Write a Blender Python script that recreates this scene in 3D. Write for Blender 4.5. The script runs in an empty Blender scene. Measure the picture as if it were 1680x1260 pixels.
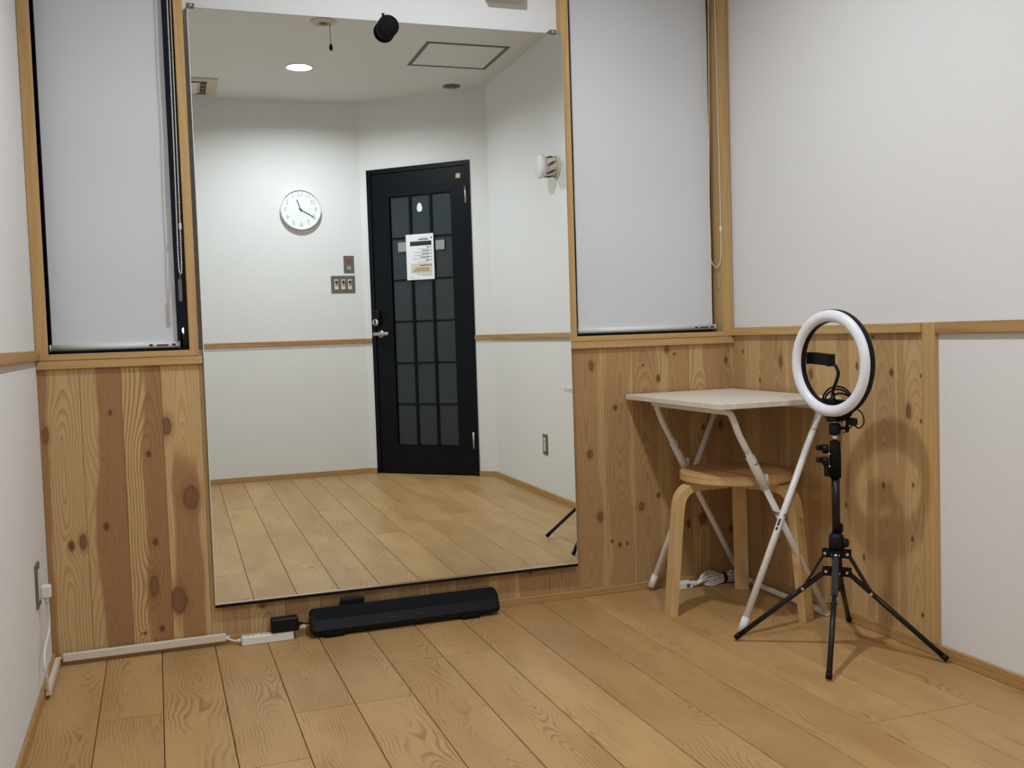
import bpy, bmesh, math, random
from mathutils import Vector, Matrix

# ------------------------------------------------------------------ camera
SC = bpy.context.scene
COL = SC.collection
PI = math.pi
YAW, PITCH, ROLL, FPX = 0.34288, -0.05159, -0.03234, 1632.45
cam_data = bpy.data.cameras.new('camera')
cam_data.sensor_fit = 'HORIZONTAL'
cam_data.sensor_width = 36.0
cam_data.lens = FPX * 36.0 / 1680.0
cam_data.clip_start = 0.02
cam = bpy.data.objects.new('camera', cam_data)
COL.objects.link(cam)
_f = Vector((math.sin(YAW) * math.cos(PITCH), math.cos(YAW) * math.cos(PITCH), math.sin(PITCH)))
_r = Vector((math.cos(YAW), -math.sin(YAW), 0.0))
_u = _r.cross(_f)
_r2 = _r * math.cos(ROLL) + _u * math.sin(ROLL)
_u2 = -_r * math.sin(ROLL) + _u * math.cos(ROLL)
_m = Matrix((_r2, _u2, -_f)).transposed().to_4x4()
_m.translation = Vector((0.0, -3.2599, 0.9586))
cam.matrix_world = _m
SC.camera = cam

# ------------------------------------------------------------------ world (night outside), exposure
world = bpy.data.worlds.new('night')
SC.world = world
world.use_nodes = True
world.node_tree.nodes['Background'].inputs[0].default_value = (0.010, 0.012, 0.018, 1)
world.node_tree.nodes['Background'].inputs[1].default_value = 1.0
SC.view_settings.view_transform = 'Standard'
SC.view_settings.look = 'None'
SC.view_settings.gamma = 1.0
SC.view_settings.exposure = 0.0
SC.view_settings.use_curve_mapping = False
SC.cycles.use_denoising = True
SC.cycles.max_bounces = 9
SC.cycles.diffuse_bounces = 4
SC.cycles.glossy_bounces = 6
SC.cycles.transmission_bounces = 6
SC.cycles.blur_glossy = 0.04
SC.cycles.caustics_reflective = True
SC.cycles.sample_clamp_indirect = 6.0
SC.cycles.adaptive_threshold = 0.02
SC.cycles.use_light_tree = False

LAMP = 980.0          # emission of the two ceiling downlights
LAMP_COL = (0.95, 1.0, 1.05)
LIGHTS = [(0.845, -1.02), (0.835, -2.865)]

# ------------------------------------------------------------------ room measures (metres)
XL, XR = -0.3354, 2.0611
P2 = Vector((2.0611, -3.0775)); P3 = Vector((1.3290, -3.7336))
YF = -3.7336
ZC = 2.579
RAIL = 0.950
random.seed(7)


def lin(r, g, b):
    def c(v):
        v /= 255.0
        return v / 12.92 if v <= 0.04045 else ((v + 0.055) / 1.055) ** 2.4
    return (c(r), c(g), c(b), 1.0)


# ------------------------------------------------------------------ node helpers
class V:
    """a socket with arithmetic"""
    def __init__(s, nt, sock):
        s.nt, s.sock = nt, sock

    def _m(s, op, o=None, o2=None):
        n = s.nt.nodes.new('ShaderNodeMath'); n.operation = op
        for i, v in enumerate((s, o, o2)):
            if v is None: continue
            if isinstance(v, V): s.nt.links.new(v.sock, n.inputs[i])
            else: n.inputs[i].default_value = v
        return V(s.nt, n.outputs[0])
    def __add__(s, o): return s._m('ADD', o)
    def __sub__(s, o): return s._m('SUBTRACT', o)
    def __mul__(s, o): return s._m('MULTIPLY', o)
    def __truediv__(s, o): return s._m('DIVIDE', o)
    def sin(s): return s._m('SINE')
    def sqrt(s): return s._m('SQRT')
    def abs(s): return s._m('ABSOLUTE')
    def pow(s, p): return s._m('POWER', p)
    def fract(s): return s._m('FRACT')
    def mx(s, o): return s._m('MAXIMUM', o)
    def mn(s, o): return s._m('MINIMUM', o)
    def step(s, a, b):
        n = s.nt.nodes.new('ShaderNodeMapRange'); n.interpolation_type = 'SMOOTHSTEP'
        s.nt.links.new(s.sock, n.inputs[0])
        for i, v in ((1, a), (2, b)):
            if isinstance(v, V): s.nt.links.new(v.sock, n.inputs[i])
            else: n.inputs[i].default_value = v
        return V(s.nt, n.outputs[0])


def new_mat(name, rough=0.5, spec=0.5, metal=0.0):
    m = bpy.data.materials.new(name); m.use_nodes = True
    nt = m.node_tree; b = nt.nodes['Principled BSDF']
    b.inputs['Roughness'].default_value = rough
    b.inputs['Specular IOR Level'].default_value = spec
    b.inputs['Metallic'].default_value = metal
    return m, nt, b


def coords(nt, kind='Object'):
    t = nt.nodes.new('ShaderNodeTexCoord'); s = nt.nodes.new('ShaderNodeSeparateXYZ')
    nt.links.new(t.outputs[kind], s.inputs[0])
    return V(nt, s.outputs[0]), V(nt, s.outputs[1]), V(nt, s.outputs[2])


def vec(nt, x, y, z):
    n = nt.nodes.new('ShaderNodeCombineXYZ')
    for i, v in enumerate((x, y, z)):
        if isinstance(v, V): nt.links.new(v.sock, n.inputs[i])
        else: n.inputs[i].default_value = v
    return n.outputs[0]


def noise(nt, vsock, scale=1.0, detail=2.0, rough=0.5):
    n = nt.nodes.new('ShaderNodeTexNoise')
    n.inputs['Scale'].default_value = scale
    n.inputs['Detail'].default_value = detail
    n.inputs['Roughness'].default_value = rough
    if vsock is not None: nt.links.new(vsock, n.inputs['Vector'])
    return V(nt, n.outputs['Fac'])


def mixc(nt, fac, a, b, mode='MIX'):
    n = nt.nodes.new('ShaderNodeMix'); n.data_type = 'RGBA'; n.blend_type = mode
    if isinstance(fac, V): nt.links.new(fac.sock, n.inputs[0])
    else: n.inputs[0].default_value = fac
    for i, v in ((6, a), (7, b)):
        if isinstance(v, (tuple, list)): n.inputs[i].default_value = v
        else: nt.links.new(v, n.inputs[i])
    return n.outputs[2]


def bump(nt, b, h, strength=0.2, dist=0.002):
    n = nt.nodes.new('ShaderNodeBump')
    n.inputs['Strength'].default_value = strength; n.inputs['Distance'].default_value = dist
    nt.links.new(h.sock, n.inputs['Height']); nt.links.new(n.outputs[0], b.inputs['Normal'])


def plain(name, col, rough=0.5, metal=0.0, spec=0.5, vary=0.04, scale=60.0, bmp=0.0):
    """one colour with a faint uneven tone"""
    m, nt, b = new_mat(name, rough, spec, metal)
    x, y, z = coords(nt)
    n = noise(nt, vec(nt, x, y, z), scale, 0.0)
    dark = tuple(c * (1 - vary * 2) for c in col[:3]) + (1,)
    lite = tuple(min(1, c * (1 + vary * 2)) for c in col[:3]) + (1,)
    nt.links.new(mixc(nt, n, dark, lite), b.inputs['Base Color'])
    if bmp: bump(nt, b, n, bmp, 0.001)
    return m


def emit(name, col, strength):
    m = bpy.data.materials.new(name); m.use_nodes = True
    nt = m.node_tree; nt.nodes.clear()
    e = nt.nodes.new('ShaderNodeEmission'); o = nt.nodes.new('ShaderNodeOutputMaterial')
    e.inputs[0].default_value = tuple(col[:3]) + (1,); e.inputs[1].default_value = strength
    nt.links.new(e.outputs[0], o.inputs[0])
    return m


def plaster_mat(name, col, s=1.0):
    m, nt, b = new_mat(name, 0.85, 0.25)
    x, y, z = coords(nt)
    p = vec(nt, x, y, z)
    n1 = noise(nt, p, 190.0 * s, 1.0, 0.6); n2 = noise(nt, p, 2.2, 1.0)
    c = mixc(nt, n2, tuple(v * 0.975 for v in col[:3]) + (1,), col)
    nt.links.new(c, b.inputs['Base Color'])
    bump(nt, b, n1, 0.35, 0.0015)
    return m


def smooth_wood(name, light, dark, axis='x', rough=0.45, freq=55.0, contrast=0.5):
    """planed timber; grain runs along the given local axis"""
    m, nt, b = new_mat(name, rough, 0.35)
    x, y, z = coords(nt)
    oi = nt.nodes.new('ShaderNodeObjectInfo')
    r = V(nt, oi.outputs['Random']) * 37.0
    a, c1, c2 = {'x': (x, y, z), 'y': (y, x, z), 'z': (z, x, y)}[axis]
    warp = noise(nt, vec(nt, a * 2.2 + r, c1 * 12.0, c2 * 12.0), 1.0, 2.0)
    q = (c1 * 0.7 + c2 + warp * 0.055 + r * 0.01) * freq
    ring = ((q * 6.283).sin() * 0.5 + 0.5).pow(2.2)
    fib = noise(nt, vec(nt, a * 9.0 + r, c1 * 420.0, c2 * 420.0), 1.0, 2.0)
    tone = noise(nt, vec(nt, a * 1.1 + r, c1 * 5.0, c2 * 5.0), 1.0, 2.0)
    f = (ring * 0.45 + fib * 0.3 + tone * 0.5 - 0.15) * contrast
    nt.links.new(mixc(nt, f.mx(0.0).mn(1.0), light, dark), b.inputs['Base Color'])
    return m


def pine_mat(name, seed, width, hl, hr, tone, knots, figure=0.5, heart_from=None, hs=1.0):
    """knotty pine board: pale sapwood, a redder heart band between hl and hr (share of the width),
    rings bent round the knots (x, z, rx, rz in metres from the board's lower left corner)"""
    rd = random.Random(seed)
    m, nt, b = new_mat(name, 0.5, 0.3)
    x, y, z = coords(nt)
    o = rd.uniform(0, 50)
    wob = noise(nt, vec(nt, x * 5.0 + o, z * 3.2, 0.0), 1.0, 2.0) - 0.5
    slow = noise(nt, vec(nt, o, z * 1.6 + o, 0.0), 1.0, 2.0) - 0.5
    cx = width * rd.uniform(0.35, 0.65)
    dx = x - cx + wob * 0.03 + slow * 0.05
    dep = slow * 0.16 + (z * rd.choice((-1, 1)) * 0.04) + rd.uniform(0.01, 0.03)
    r = (dx * dx + dep * dep).sqrt()
    kmask = None; kring = None
    kh = None; kdark = None
    rag = noise(nt, vec(nt, x * 75.0, z * 40.0, o), 1.0, 1.0) - 0.5
    for kx, kz, rx, rz in knots:
        ux = (x - kx + wob * 0.006) / rx; uz = (z - kz) / rz
        d2 = ux * ux + uz * uz
        infl = (d2 * -0.16)._m('EXPONENT')
        r = r + infl * 0.011
        kd = d2.sqrt() + rag * 0.45
        km = kd.step(1.10, 0.80)
        kmask = km if kmask is None else kmask.mx(km)
        kr = kd.step(0.62, 0.92) * kd.step(1.22, 0.98)
        kr = kr.mx(kd.step(0.75, 0.3)) if rx < 0.0085 else kr * 0.5
        kring = kr if kring is None else kring.mx(kr)
        tail = (x - kx + wob * 0.006).abs() / (rx * 1.5) + uz.abs() * 0.34
        halo = kd.step(2.2, 0.9).mx(tail.step(1.1, 0.3)) * 0.5
        kh = halo if kh is None else kh.mx(halo)
    if not knots: kh = None
    q = r * rd.uniform(95, 130)
    saw = q.fract()
    ring = saw.step(0.35, 0.92) * saw.step(1.0, 0.93)
    fib = noise(nt, vec(nt, x * 520.0, z * 9.0 + o, y * 50.0), 1.0, 1.0)
    edge = wob * 0.05 + slow * 0.06
    hx = x + edge
    s = 0.006
    heart = hx.step(hl * width - s, hl * width + s) * hx.step(hr * width + s, hr * width - s)
    if heart_from is not None:
        heart = heart * (z + wob * 0.3).step(heart_from + 0.05, heart_from - 0.05)
    heart = heart * hs
    sap = tuple(c * tone for c in lin(203, 171, 121)[:3]) + (1,)
    hrt = tuple(c * tone for c in lin(163, 123, 84)[:3]) + (1,)
    late = tuple(c * tone for c in lin(150, 108, 66)[:3]) + (1,)
    col = mixc(nt, heart, sap, hrt)
    col = mixc(nt, ring * figure * (fib * 0.6 + 0.7), col, late)
    col = mixc(nt, (fib - 0.45).mx(0.0) * 0.8, col, late)
    if knots:
        col = mixc(nt, kh, col, lin(146, 98, 60))
        col = mixc(nt, kmask * 0.9, col, lin(124, 88, 62))
        col = mixc(nt, kring * 0.6, col, lin(72, 44, 28))
    nt.links.new(col, b.inputs['Base Color'])
    return m


def oak_floor_mat():
    m, nt, b = new_mat('oak_plank', 0.42, 0.4)
    x, y, z = coords(nt)
    oi = nt.nodes.new('ShaderNodeObjectInfo')
    rnd = V(nt, oi.outputs['Random']); o = rnd * 61.0
    wob = noise(nt, vec(nt, x * 9.0 + o, y * 3.4 + o, 0.0), 1.0, 2.5) - 0.5
    slow = noise(nt, vec(nt, x * 2.5 + o, y * 1.3 + o, 3.0), 1.0, 2.0) - 0.5
    dx = x + wob * 0.055 + (rnd - 0.5) * 0.14
    dep = slow * 0.30 + 0.012
    r = (dx * dx + dep * dep).sqrt()
    saw = (r * 120.0).fract()
    line = saw.step(0.4, 0.9) * saw.step(1.0, 0.92)
    patch = noise(nt, vec(nt, x * 10.0 + o, y * 3.0 + o, 9.0), 1.0, 2.0).step(0.38, 0.66)
    pores = noise(nt, vec(nt, x * 420.0 + o, y * 14.0, 0.0), 1.0, 2.0)
    shade = noise(nt, vec(nt, x * 4.0 + o, y * 1.0 + o, 20.0), 1.0, 2.0)
    light = lin(194, 157, 106); mid = lin(178, 139, 90); dark = lin(132, 95, 55)
    col = mixc(nt, shade.step(0.3, 0.7), light, mid)
    col = mixc(nt, (line * patch * (pores * 0.9 + 0.3) * 0.85).mn(1.0), col, dark)
    col = mixc(nt, (pores - 0.5).mx(0.0) * 1.1, col, dark)
    tone = nt.nodes.new('ShaderNodeHueSaturation')
    nt.links.new(col, tone.inputs['Color'])
    nt.links.new((rnd * 0.10 + 0.93).sock, tone.inputs['Value'])
    nt.links.new(tone.outputs[0], b.inputs['Base Color'])
    rr = pores * 0.14 + 0.36
    nt.links.new(rr.sock, b.inputs['Roughness'])
    return m


# ------------------------------------------------------------------ materials
M = {}
M['plaster'] = plaster_mat('wall_paper', (0.80, 0.795, 0.79, 1))
M['ceiling'] = plaster_mat('ceiling_paper', (0.77, 0.765, 0.74, 1), 0.7)
M['oak'] = oak_floor_mat()
M['trim'] = smooth_wood('window_timber', lin(202, 166, 112), lin(170, 129, 76), 'x', contrast=0.6)
M['trimz'] = smooth_wood('window_timber_upright', lin(202, 166, 112), lin(170, 129, 76), 'z', contrast=0.6)
M['rail'] = smooth_wood('rail_timber', lin(192, 154, 102), lin(140, 98, 54), 'x', freq=26.0, contrast=0.9)
M['base'] = smooth_wood('baseboard_timber', lin(188, 150, 98), lin(146, 106, 62), 'x', freq=60.0, contrast=0.7)
M['dark'] = plain('dark_subfloor', (0.05, 0.035, 0.02, 1), 0.9)
M['black'] = plain('black_plastic', (0.0045, 0.0045, 0.0055, 1), 0.5, spec=0.22, vary=0.1)
M['black_matte'] = plain('black_foam', (0.0045, 0.0045, 0.005, 1), 0.8, spec=0.15, vary=0.1)
M['black_metal'] = plain('black_metal', (0.005, 0.0045, 0.005, 1), 0.35, spec=0.4, vary=0.1)
M['white_metal'] = plain('white_enamel', lin(232, 230, 226), 0.35, vary=0.015)
M['white_plastic'] = plain('white_plastic', lin(228, 225, 220), 0.45, vary=0.015)
M['duct'] = plain('ivory_plastic', lin(218, 207, 190), 0.5, vary=0.015)
M['ivory'] = plain('ivory_switch', lin(215, 206, 180), 0.5, vary=0.02)
M['chrome'] = plain('bright_steel', (0.78, 0.78, 0.78, 1), 0.22, metal=1.0, vary=0.02)
M['steel'] = plain('satin_steel', (0.52, 0.50, 0.45, 1), 0.35, metal=1.0, vary=0.03)
M['grey_plate'] = plain('grey_plate', lin(108, 104, 98), 0.5, metal=0.25, vary=0.03)
M['fabric_black'] = plain('speaker_cloth', (0.0055, 0.0085, 0.0115, 1), 0.8, spec=0.15, vary=0.25, scale=900.0, bmp=0.2)
M['door'] = plain('black_door_paint', (0.0025, 0.0040, 0.0065, 1), 0.4, spec=0.18, vary=0.06, scale=8.0)
M['birch'] = smooth_wood('birch', lin(214, 180, 128), lin(176, 136, 84), 'z', freq=40.0, contrast=0.5)
M['birch_seat'] = smooth_wood('birch_seat', lin(196, 152, 104), lin(160, 116, 72), 'x', freq=30.0, contrast=0.5)
M['shade'] = None
M['print'] = plain('print_ink', (0.02, 0.02, 0.022, 1), 0.7, vary=0.1)
M['print_grey'] = plain('print_grey', (0.32, 0.32, 0.32, 1), 0.7, vary=0.1)
M['paper'] = plain('paper', lin(238, 240, 242), 0.7, vary=0.01)
M['kraft'] = plain('cream_panel', lin(222, 206, 176), 0.7, vary=0.02)
M['tape'] = plain('masking_tape', lin(150, 156, 158), 0.6, vary=0.03)
M['gold'] = plain('gold_sticker', lin(196, 168, 84), 0.4, vary=0.1)
M['beige'] = plain('beige_cover', lin(206, 196, 172), 0.5, vary=0.02)
M['grey_dark'] = plain('dark_slot', (0.03, 0.026, 0.02, 1), 0.7)
M['clock_face'] = plain('clock_face', lin(236, 238, 236), 0.5, vary=0.01)
M['clock_num'] = plain('clock_numeral', lin(172, 178, 176), 0.6, vary=0.01)
M['clock_hand'] = plain('clock_hand', (0.03, 0.04, 0.04, 1), 0.4)
M['red'] = plain('red_lamp', lin(150, 70, 55), 0.4)


def fabric_mat():
    m, nt, b = new_mat('blind_fabric', 0.8, 0.2)
    x, y, z = coords(nt)
    w = ((x * 5200.0).sin() * (z * 5200.0).sin())
    n = noise(nt, vec(nt, x * 700.0, 0.0, z * 700.0), 1.0, 2.0)
    nt.links.new(mixc(nt, n, lin(212, 215, 219), lin(228, 231, 235)), b.inputs['Base Color'])
    bump(nt, b, n + w * 0.2, 0.2, 0.0004)
    return m


def table_mat():
    m, nt, b = new_mat('table_laminate', 0.42, 0.4)
    x, y, z = coords(nt)
    n = noise(nt, vec(nt, x * 90.0, y * 260.0, z), 1.0, 2.0)
    nt.links.new(mixc(nt, n.step(0.3, 0.7), lin(214, 205, 190), lin(228, 221, 208)), b.inputs['Base Color'])
    return m


def mirror_mat():
    m, nt, b = new_mat('mirror_silver', 0.0, 0.5, 1.0)
    x, y, z = coords(nt)
    n = noise(nt, vec(nt, x, y, z), 1.5, 1.0)
    nt.links.new(mixc(nt, n, (0.905, 0.960, 0.935, 1), (0.915, 0.965, 0.942, 1)), b.inputs['Base Color'])
    return m


def glass_mat(name, tint, rough):
    m, nt, b = new_mat(name, rough, 0.5)
    x, y, z = coords(nt)
    n = noise(nt, vec(nt, x, y, z), 90.0, 2.0)
    nt.links.new(mixc(nt, n, tint, tuple(c * 1.15 for c in tint[:3]) + (1,)), b.inputs['Base Color'])
    bump(nt, b, n, 0.25, 0.001)
    return m


def clear_glass(name):
    m, nt, b = new_mat(name, 0.02, 0.5)
    x, y, z = coords(nt)
    n = noise(nt, vec(nt, x, y, z), 3.0, 1.0)
    nt.links.new(mixc(nt, n, (0.93, 0.96, 0.95, 1), (0.96, 0.98, 0.97, 1)), b.inputs['Base Color'])
    b.inputs['Transmission Weight'].default_value = 1.0
    b.inputs['IOR'].default_value = 1.02
    return m


M['shade'] = fabric_mat()
M['table'] = table_mat()
M['mirror'] = mirror_mat()
M['mirror_edge'] = plain('mirror_edge', lin(226, 232, 226), 0.25, vary=0.02)
M['door_glass'] = glass_mat('frosted_dark_glass', (0.022, 0.032, 0.036, 1), 0.28)
M['clear'] = clear_glass('window_glass')
M['clear_plastic'] = clear_glass('clear_plastic')
M['clear_plastic'].node_tree.nodes['Principled BSDF'].inputs['IOR'].default_value = 1.3
M['alu'] = plain('dark_sash', (0.02, 0.022, 0.028, 1), 0.4, metal=0.3, vary=0.05)
M['diffuser'] = plain('ring_diffuser', lin(236, 238, 244), 0.28, vary=0.01)
M['bead'] = plain('bead_chain', lin(240, 236, 228), 0.3, vary=0.02)
M['lamp'] = emit('lamp_glow', LAMP_COL, LAMP)
M['sign_glow'] = emit('sign_glow', (0.62, 1.0, 0.88), 9.0)


# ------------------------------------------------------------------ mesh helpers
class MB:
    def __init__(s):
        s.v, s.f, s.sm = [], [], []

    def add(s, vs, fs, smooth=False):
        o = len(s.v)
        s.v += [tuple(v) for v in vs]
        s.f += [tuple(i + o for i in f) for f in fs]
        s.sm += [smooth] * len(fs)
        return s

    def box(s, a, b):
        x0, y0, z0 = a; x1, y1, z1 = b
        return s.add([(x0, y0, z0), (x1, y0, z0), (x1, y1, z0), (x0, y1, z0), (x0, y0, z1), (x1, y0, z1), (x1, y1, z1), (x0, y1, z1)],
                     [(0, 3, 2, 1), (4, 5, 6, 7), (0, 1, 5, 4), (1, 2, 6, 5), (2, 3, 7, 6), (3, 0, 4, 7)])

    def cbox(s, a, b, c, smooth=False):
        """box with chamfered edges"""
        bm = bmesh.new()
        mat = Matrix.Translation([(p + q) / 2 for p, q in zip(a, b)]) @ Matrix.Diagonal([q - p for p, q in zip(a, b)] + [1])
        bmesh.ops.create_cube(bm, size=1.0, matrix=mat)
        bmesh.ops.bevel(bm, geom=bm.edges[:], offset=c, segments=2 if smooth else 1, affect='EDGES', profile=0.5)
        bm.verts.index_update()
        s.add([v.co for v in bm.verts], [[v.index for v in f.verts] for f in bm.faces], smooth)
        bm.free()
        return s

    def tube(s, pts, rad, n=12, cap=True, smooth=True, closed=False):
        pts = [Vector(p) for p in pts]
        k = len(pts)
        rads = rad if isinstance(rad, (list, tuple)) else [rad] * k
        tans = []
        for i in range(k):
            if closed: t = pts[(i + 1) % k] - pts[i - 1]
            elif i == 0: t = pts[1] - pts[0]
            elif i == k - 1: t = pts[-1] - pts[-2]
            else: t = (pts[i + 1] - pts[i]).normalized() + (pts[i] - pts[i - 1]).normalized()
            tans.append(t.normalized())
        up = Vector((0, 0, 1)) if abs(tans[0].z) < 0.9 else Vector((1, 0, 0))
        nrm = (up - tans[0] * up.dot(tans[0])).normalized()
        vs, fs = [], []
        for i in range(k):
            if i:
                nrm = nrm - tans[i] * nrm.dot(tans[i])
                nrm.normalize()
            bi = tans[i].cross(nrm)
            for j in range(n):
                a = 2 * PI * j / n
                vs.append(pts[i] + (nrm * math.cos(a) + bi * math.sin(a)) * rads[i])
        rng = range(k) if closed else range(k - 1)
        for i in rng:
            i2 = (i + 1) % k
            for j in range(n):
                j2 = (j + 1) % n
                fs.append((i * n + j, i * n + j2, i2 * n + j2, i2 * n + j))
        s.add(vs, fs, smooth)
        if cap and not closed:
            s.add(vs[:n], [tuple(reversed(range(n)))]); s.add(vs[-n:], [tuple(range(n))])
        return s

    def lathe(s, prof, origin=(0, 0, 0), axis=(0, 0, 1), n=32, smooth=True, closed=False):
        """profile (radius, height) spun about axis"""
        ax = Vector(axis).normalized()
        e1 = ax.orthogonal().normalized(); e2 = ax.cross(e1)
        o = Vector(origin); vs, fs = [], []
        k = len(prof)
        for r, h in prof:
            r = max(r, 1e-5)
            for j in range(n):
                a = 2 * PI * j / n
                vs.append(o + ax * h + (e1 * math.cos(a) + e2 * math.sin(a)) * r)
        for i in range(k if closed else k - 1):
            i2 = (i + 1) % k
            for j in range(n):
                j2 = (j + 1) % n
                fs.append((i * n + j, i * n + j2, i2 * n + j2, i2 * n + j))
        return s.add(vs, fs, smooth)

    def ribbon(s, pts, width_dir, w, t):
        """rectangular bar swept along a path; width w along width_dir, thickness t across"""
        pts = [Vector(p) for p in pts]; wd = Vector(width_dir).normalized()
        vs, fs = [], []
        k = len(pts)
        for i in range(k):
            a = pts[max(i - 1, 0)]; b = pts[min(i + 1, k - 1)]
            tn = (b - a).normalized(); nn = wd.cross(tn).normalized()
            for su, sv in ((-1, -1), (1, -1), (1, 1), (-1, 1)):
                vs.append(pts[i] + wd * (su * w / 2) + nn * (sv * t / 2))
        for i in range(k - 1):
            for j in range(4):
                j2 = (j + 1) % 4
                fs.append((i * 4 + j, i * 4 + j2, i * 4 + 4 + j2, i * 4 + 4 + j))
        fs.append((3, 2, 1, 0)); fs.append(tuple(range(4 * k - 4, 4 * k)))
        return s.add(vs, fs)

    def prism(s, poly, axis_dir, depth):
        """polygon (3-D points) pushed along a direction"""
        d = Vector(axis_dir).normalized() * depth
        k = len(poly)
        vs = [Vector(p) for p in poly] + [Vector(p) + d for p in poly]
        fs = [tuple(range(k - 1, -1, -1)), tuple(range(k, 2 * k))]
        fs += [(i, (i + 1) % k, (i + 1) % k + k, i + k) for i in range(k)]
        return s.add(vs, fs)

    def build(s, name, mat, parent=None, loc=None, rz=0.0, fix=True):
        me = bpy.data.meshes.new(name)
        me.from_pydata(s.v, [], s.f)
        me.polygons.foreach_set('use_smooth', s.sm)
        if fix:
            bm = bmesh.new(); bm.from_mesh(me)
            bmesh.ops.remove_doubles(bm, verts=bm.verts, dist=1e-6)
            bmesh.ops.recalc_face_normals(bm, faces=bm.faces)
            bm.to_mesh(me); bm.free()
        me.update()
        me.materials.append(mat)
        o = bpy.data.objects.new(name, me); COL.objects.link(o)
        if loc is not None: o.location = loc
        o.rotation_euler = (0, 0, rz)
        if parent is not None: o.parent = parent
        return o


def empty(name, loc=(0, 0, 0), rz=0.0):
    o = bpy.data.objects.new(name, None); COL.objects.link(o)
    o.location = loc; o.rotation_euler = (0, 0, rz); o.empty_display_size = 0.05
    return o


def tag(o, label, cat=None, group=None, kind=None):
    o['label'] = label
    if cat: o['category'] = cat
    if group: o['group'] = group
    if kind: o['kind'] = kind
    return o


def struct(o, label=None):
    o['kind'] = 'structure'
    if label: o['label'] = label
    return o


def smooth_path(pts, n=8, closed=False):
    """Catmull-Rom through the points"""
    P = [Vector(p) for p in pts]; out = []
    k = len(P)
    for i in range(k if closed else k - 1):
        p0 = P[i - 1] if (i or closed) else P[0] * 2 - P[1]
        p1 = P[i]; p2 = P[(i + 1) % k]
        p3 = P[(i + 2) % k] if (closed or i + 2 < k) else P[-1] * 2 - P[-2]
        for j in range(n):
            t = j / n
            out.append(0.5 * ((2 * p1) + (p2 - p0) * t + (2 * p0 - 5 * p1 + 4 * p2 - p3) * t * t + (3 * p1 - p0 - 3 * p2 + p3) * t ** 3))
    if not closed: out.append(P[-1])
    return out


# wall frames: local +x runs left to right as seen from inside the room, local -y points into the room
R_BACK, R_RIGHT, R_LEFT, R_FRONT = 0.0, -PI / 2, PI / 2, PI
_dw = (P3 - P2); DOOR_L = _dw.length
R_DOOR = math.atan2(_dw.y, _dw.x)

# ================================================================== FLOOR
floor = MB().box((XL - 0.1, YF - 0.1, -0.06), (XR + 0.1, 0.1, -0.014)).build('floor', M['dark'])
struct(floor, 'pale oak plank floor running towards the mirror wall')
seams = [XL] + [-0.1825 + 0.1582 * k for k in range(15)] + [XR]
first_joint = {3: -0.99, 4: -0.698, 5: -0.698, 6: -0.427, 7: -0.427, 12: -1.345, 13: -1.345, 0: -1.2, 1: -0.55, 2: -1.62, 8: -1.55,
               9: -1.85, 10: -1.75, 11: -1.9, 14: -1.7, 15: -0.9}


def far_y(x):
    if x <= P3.x: return YF
    t = (x - P3.x) / (P2.x - P3.x)
    return P3.y + (P2.y - P3.y) * min(t, 1.0)


g = 0.0010
for i in range(len(seams) - 1):
    x0, x1 = seams[i] + g, seams[i + 1] - g
    cuts = [0.0]; y = first_joint.get(i, -1.0)
    while y > YF + 0.1:
        cuts.append(y); y -= 1.90
    for a in range(len(cuts)):
        ya = cuts[a] - g
        last = a == len(cuts) - 1
        yb0 = far_y(x0) - (0.05 if x1 > P3.x else 0.0) if last else cuts[a + 1] + g
        yb1 = far_y(x1) - (0.05 if x1 > P3.x else 0.0) if last else cuts[a + 1] + g
        if ya - yb1 < 0.02: continue
        cx, cy = (x0 + x1) / 2, (ya + yb0) / 2
        mb = MB(); h = 0.0015
        poly = [(x0 - cx, ya - cy), (x1 - cx, ya - cy), (x1 - cx, yb1 - cy), (x0 - cx, yb0 - cy)]
        inn = [(x0 + h - cx, ya - cy), (x1 - h - cx, ya - cy), (x1 - h - cx, yb1 - cy), (x0 + h - cx, yb0 - cy)]
        vs = [(p[0], p[1], -0.013) for p in poly] + [(p[0], p[1], -h * 0.8) for p in poly] + [(p[0], p[1], 0.0) for p in inn]
        fs = [(0, 1, 2, 3)] + [(k, (k + 1) % 4, (k + 1) % 4 + 4, k + 4) for k in range(4)] + \
             [(k + 4, (k + 1) % 4 + 4, (k + 1) % 4 + 8, k + 8) for k in range(4)] + [(8, 9, 10, 11)]
        mb.add(vs, fs)
        mb.build('floor_plank', M['oak'], floor, (cx, cy, 0.0))

# ================================================================== WALLS
T = 0.12
W1 = (-0.300, 0.101)      # left window opening
W2 = (1.413, 2.015)       # right window opening
WZ0, WZ1 = 0.9375, 2.30
bw = MB()
bw.box((XL - T, 0.009, 0.0), (XR + T, T, WZ0))
bw.box((XL - T, 0.030, WZ1), (XR + T, T, ZC))
bw.box((XL - T, 0.004, WZ0), (W1[0], T, WZ1))
bw.box((W1[1], 0.030, WZ0), (W2[0], T, WZ1))
bw.box((W2[1], 0.004, WZ0), (XR + T, T, WZ1))
wall_back = struct(bw.build('wall_back', M['plaster']), 'white papered wall with pine boards below and two narrow windows')
wall_left = struct(MB().box((XL - T, YF - T, 0), (XL, 0.004, ZC)).build('wall_left', M['plaster']), 'white papered side wall at the left edge')
wall_right = struct(MB().box((XR, P2.y, 0), (XR + T, 0.004, ZC)).build('wall_right', M['plaster']), 'white papered side wall behind the ring light')
wall_front = struct(MB().box((XL - T, YF - T, 0), (P3.x, YF, ZC)).build('wall_front', M['plaster']), 'white wall with the clock, seen in the mirror')
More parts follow.
